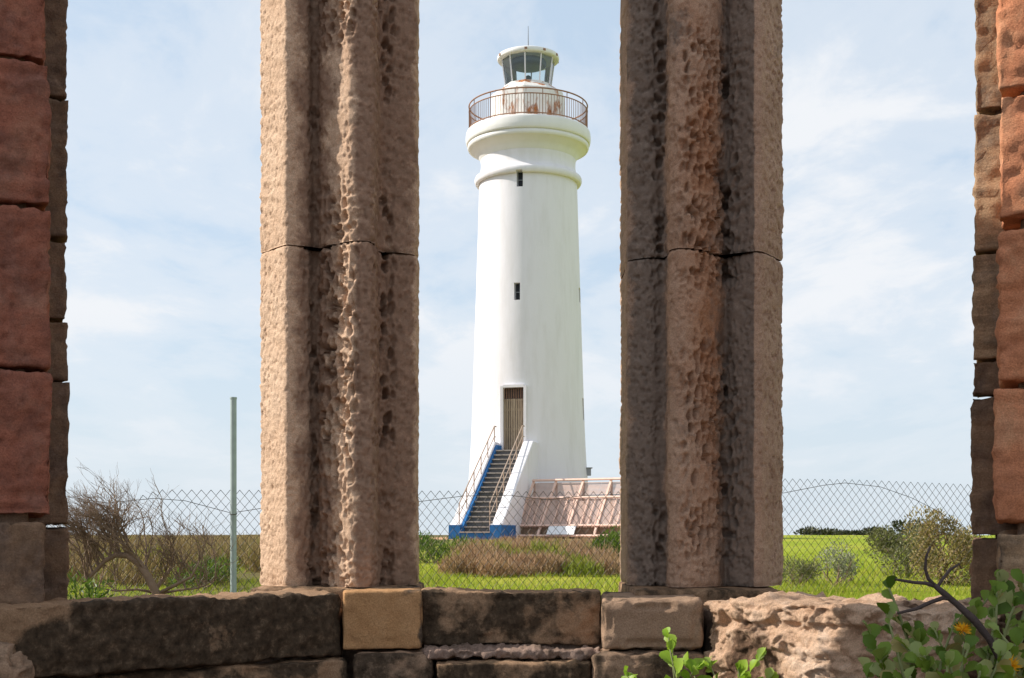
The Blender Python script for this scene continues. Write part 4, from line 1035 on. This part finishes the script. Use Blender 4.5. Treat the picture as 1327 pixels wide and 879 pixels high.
# bare wind-bent shrub on the left
def bare_shrub():
    D = 9.0; b = P(204, 772, D); b[2] = float(gz(b[0], b[1])) - 0.02
    root = thing('bare_shrub', tuple(b), 'leafless wind-bent shrub with an arching trunk and fine grey-brown twigs', 'shrub')
    k = lambda px, py, dd=0.0: P(px, py, D + dd)
    tr = MB(); r_ = random.Random(5)
    trunk = [b, k(203, 770), k(192, 748), k(180, 730), k(165, 720), k(150, 719), k(136, 727), k(120, 744), k(108, 756)]
    tr.tube(trunk, [0.032, 0.031, 0.029, 0.026, 0.023, 0.020, 0.016, 0.012, 0.006], 8)
    t2 = [k(200, 766), k(212, 750, .1), k(222, 735, .15), k(226, 715, .15)]
    tr.tube(t2, [0.017, 0.014, 0.011, 0.007], 6)
    tr.tube([k(204, 770), k(228, 758, -.05), k(248, 748, -.1), k(258, 728, -.1)], [0.014, 0.012, 0.009, 0.006], 6)
    tr.build('trunk', M['bark'], root, True)
    tw = MB()
    def grow(p, d, l, r, depth):
        d = d / np.linalg.norm(d); n = 4; pts = [p]; q = p.copy()
        for i in range(n):
            d = d + np.array([r_.gauss(0, .16) - 0.05, r_.gauss(0, .16), r_.gauss(0, .12) + 0.05]); d /= np.linalg.norm(d)
            q = q + d * l / n; pts.append(q.copy())
        tw.tube(pts, np.linspace(r, r * 0.55, n + 1), 4 if depth < 2 else 3, False)
        if depth >= 4: return
        for i in range(r_.choice((3, 3, 4)) if depth < 3 else r_.choice((2, 3))):
            j = r_.randint(1, n); nd = d + np.array([r_.gauss(-.08, .55), r_.gauss(0, .5), r_.gauss(.12, .40)])
            grow(pts[j], nd, l * r_.uniform(.55, .85), r * 0.58, depth + 1)
    starts = [(190, 745), (180, 730), (172, 724), (165, 720), (157, 719), (150, 719), (143, 722), (136, 727), (128, 735), (120, 744), (112, 752)]
    for i, (px, py) in enumerate(starts):
        for _ in range(2):
            grow(k(px, py), np.array([r_.gauss(-.45, .25), r_.gauss(0, .3), 1.0]), r_.uniform(.20, .33), 0.0085, 0)
    tr2 = MB()
    for ln in ([(204, 770), (232, 765), (258, 762), (278, 752)], [(200, 768), (178, 764), (150, 766), (128, 762)]):
        tr2.tube([k(*q, .05) for q in ln], [0.011, 0.009, 0.007, 0.005], 6)
    tr2.build('low_branch', M['bark'], root, True)
    for px, py in ((258, 762), (268, 757), (278, 752), (150, 766), (165, 765), (128, 762), (240, 764)):
        for _ in range(2): grow(k(px, py, .05), np.array([r_.gauss(.15, .4), r_.gauss(0, .3), .8]), r_.uniform(.12, .24), 0.005, 1)
    for px, py in ((226, 715), (222, 735), (212, 750), (258, 728), (248, 748), (232, 756)):
        for _ in range(2): grow(k(px, py, .05), np.array([r_.gauss(-.1, .35), r_.gauss(0, .3), .9]), r_.uniform(.14, .24), 0.006, 1)
    tw.build('twigs', M['bark'], root, True)
bare_shrub()

# foreground bush, lower right: fleshy toothed leaves, a dead forked branch, orange flowers
def leaves_on(paths, per, sz, mat, parent, roll, seed, spread=1.0):
    r_ = np.random.default_rng(seed); pos, drs, szs = [], [], []
    for pts in paths:
        pts = np.asarray(pts); m = len(pts)
        for k in range(per):
            u = 1 - (r_.random() ** 1.5) * 0.75
            f = u * (m - 1); i = min(int(f), m - 2); p = pts[i] * (1 - (f - i)) + pts[i + 1] * (f - i)
            ax = pts[i + 1] - pts[i]; ax /= np.linalg.norm(ax)
            d = r_.normal(size=3); d -= ax * np.dot(d, ax); d /= np.linalg.norm(d) + 1e-9
            pos.append(p); drs.append(d * (1.05 - 0.55 * u) * spread + ax * (0.35 + 0.5 * u) + np.array([0, 0, .15])); szs.append(sz * r_.uniform(.45, 1.25) * (1.1 - 0.35 * u))
    V, Fc, rn = leaf_array(np.array(pos), np.array(drs), np.array(szs), np.array(szs) * 0.78, LEAF, LEAF_F, roll)
    return mesh('foliage', V, Fc, mat, parent, True, None, {'rnd': rn})
def shoot(a, b, bend=0.0, n=6, seed=0):
    a = np.asarray(a); b = np.asarray(b); r_ = np.random.default_rng(seed)
    t = np.linspace(0, 1, n)[:, None]; side = r_.normal(size=3) * 0.03 + np.array([bend, 0, 0])
    return a * (1 - t) + b * t + side * np.sin(t * math.pi)
def fore_bush():
    D = 2.62; gnd = E - 1.6
    root = thing('flowering_bush', (1.0, D, gnd), 'fleshy leaved green bush with orange daisy flowers in the lower right corner', 'bush')
    r_ = np.random.default_rng(4)
    tips = [(1128, 822, .15), (1152, 762, .2), (1150, 800, .15), (1168, 835, .0), (1140, 850, .05), (1185, 812, .2), (1198, 850, -.1), (1212, 818, .1), (1228, 862, -.15), (1238, 802, .2), (1256, 838, -.05), (1262, 800, .15),
            (1280, 776, .25), (1288, 812, 0), (1300, 748, .25), (1302, 846, -.15), (1314, 786, .1), (1326, 756, .2), (1330, 820, -.1), (1344, 790, .1), (1342, 850, -.1), (1270, 870, -.2), (1180, 876, -.1), (1312, 880, -.2), (1240, 885, -.2), (1155, 885, 0), (1125, 868, .1), (1208, 890, -.15), (1345, 740, .25), (1292, 768, .2)]
    paths = []
    for i, (px, py, dd) in enumerate(tips):
        tip = P(px, py, D + dd); base = P(1235 + (px - 1235) * 0.55, py + 150 + 40 * r_.random(), D + dd * 0.5 + 0.05)
        paths.append(shoot(base, tip, 0.02 * r_.normal(), 6, i))
    sm = MB()
    for i, p in enumerate(paths):
        sm.tube(p, np.linspace(0.0055, 0.0022, len(p)), 6)
    for i in range(6):
        e = paths[i * 4 + 2][0]; sm.tube(shoot((1.0 + 0.05 * i - 0.1, D + 0.05 * i - 0.1, gnd - 0.02), e, 0.05, 6, 90 + i), np.linspace(0.012, 0.006, 6), 6)
    sm.build('stem', M['greenstem'], root, True)
    leaves_on(paths, 16, 0.045, M['leaf_bitou'], root, (-0.2, -0.7, 0.6), 8)
    db = MB(); k = lambda px, py, dd=0.0: P(px, py, D + 0.12 + dd)
    db.tube([k(1310, 880), k(1282, 828), k(1262, 803), k(1240, 783), k(1222, 768), k(1210, 758)], [0.0088, 0.0076, 0.0084, 0.0066, 0.0068, 0.005], 8)
    db.tube([k(1210, 758), k(1203, 750), k(1199, 738), k(1200, 722), k(1206, 708)], [0.0045, 0.004, 0.0032, 0.0028, 0.0022], 6)
    db.tube([k(1212, 760), k(1200, 756), k(1185, 755), k(1160, 751)], [0.005, 0.0045, 0.004, 0.003], 6)
    db.tube([k(1214, 762), k(1222, 750, .02), k(1232, 738, .03), k(1243, 731, .03), k(1246, 738, .03)], [0.004, 0.0035, 0.003, 0.0025, 0.0015], 6)
    db.tube([k(1231, 776), k(1222, 775), k(1205, 781), k(1188, 789), k(1163, 795)], [0.0055, 0.005, 0.0045, 0.004, 0.003], 6)
    db.build('dead_branch', M['darkbark'], root, True)
    for i, (px, py, s) in enumerate(((1247, 817, .020), (1306, 866, .028))):
        c = P(px, py, D - 0.12); n = 30
        a = np.linspace(0, 4 * math.pi, n) + r_.normal(size=n) * .1; el = np.where(np.arange(n) < n / 2, .25, .75)
        drs = np.stack([np.cos(a) * np.cos(el), -np.sin(el) * .5 - .1 + .5 * np.sin(a) * np.cos(el), np.sin(a) * np.cos(el) * .6 + np.sin(el) * .6], 1)
        V, Fc, rn = leaf_array(np.repeat(c[None], n, 0), drs, s * r_.uniform(.75, 1.1, n), s * .22)
        mesh('flower', V, Fc, M['petal'], root, True, None, {'rnd': rn})
fore_bush()
def sprig(px0, py0, tips, D, label, seed):
    b = P(px0, py0, D); root = thing('leafy_shoot', tuple(b), label, 'plant', 'young lime green shoots in front of the sill')
    paths = [shoot(b + np.array([0.004 * i, 0, 0]), P(px, py, D + dd), 0, 6, seed + i) for i, (px, py, dd) in enumerate(tips)]
    sm = MB()
    for p in paths: sm.tube(p, np.linspace(0.004, 0.0018, 6), 6)
    sm.build('stem', M['greenstem'], root, True)
    leaves_on(paths, 10, 0.052, M['leaf_lime'], root, (-.3, -.6, .5), seed, 0.7)
sprig(905, 940, [(866, 826, 0), (872, 842, .03), (893, 862, .03), (905, 866, -.03), (918, 858, .05)], 3.56, 'tallest lime green shoot rising before the buff sill block', 51)
sprig(824, 940, [(818, 872, 0), (812, 880, .02)], 3.56, 'lowest lime green shoot left of the tall shoot, only its tip in view', 61)
sprig(975, 940, [(956, 866, 0), (984, 856, .03), (1000, 876, 0)], 3.5, 'broad lime green shoot before the crumbling sunlit sill', 71)
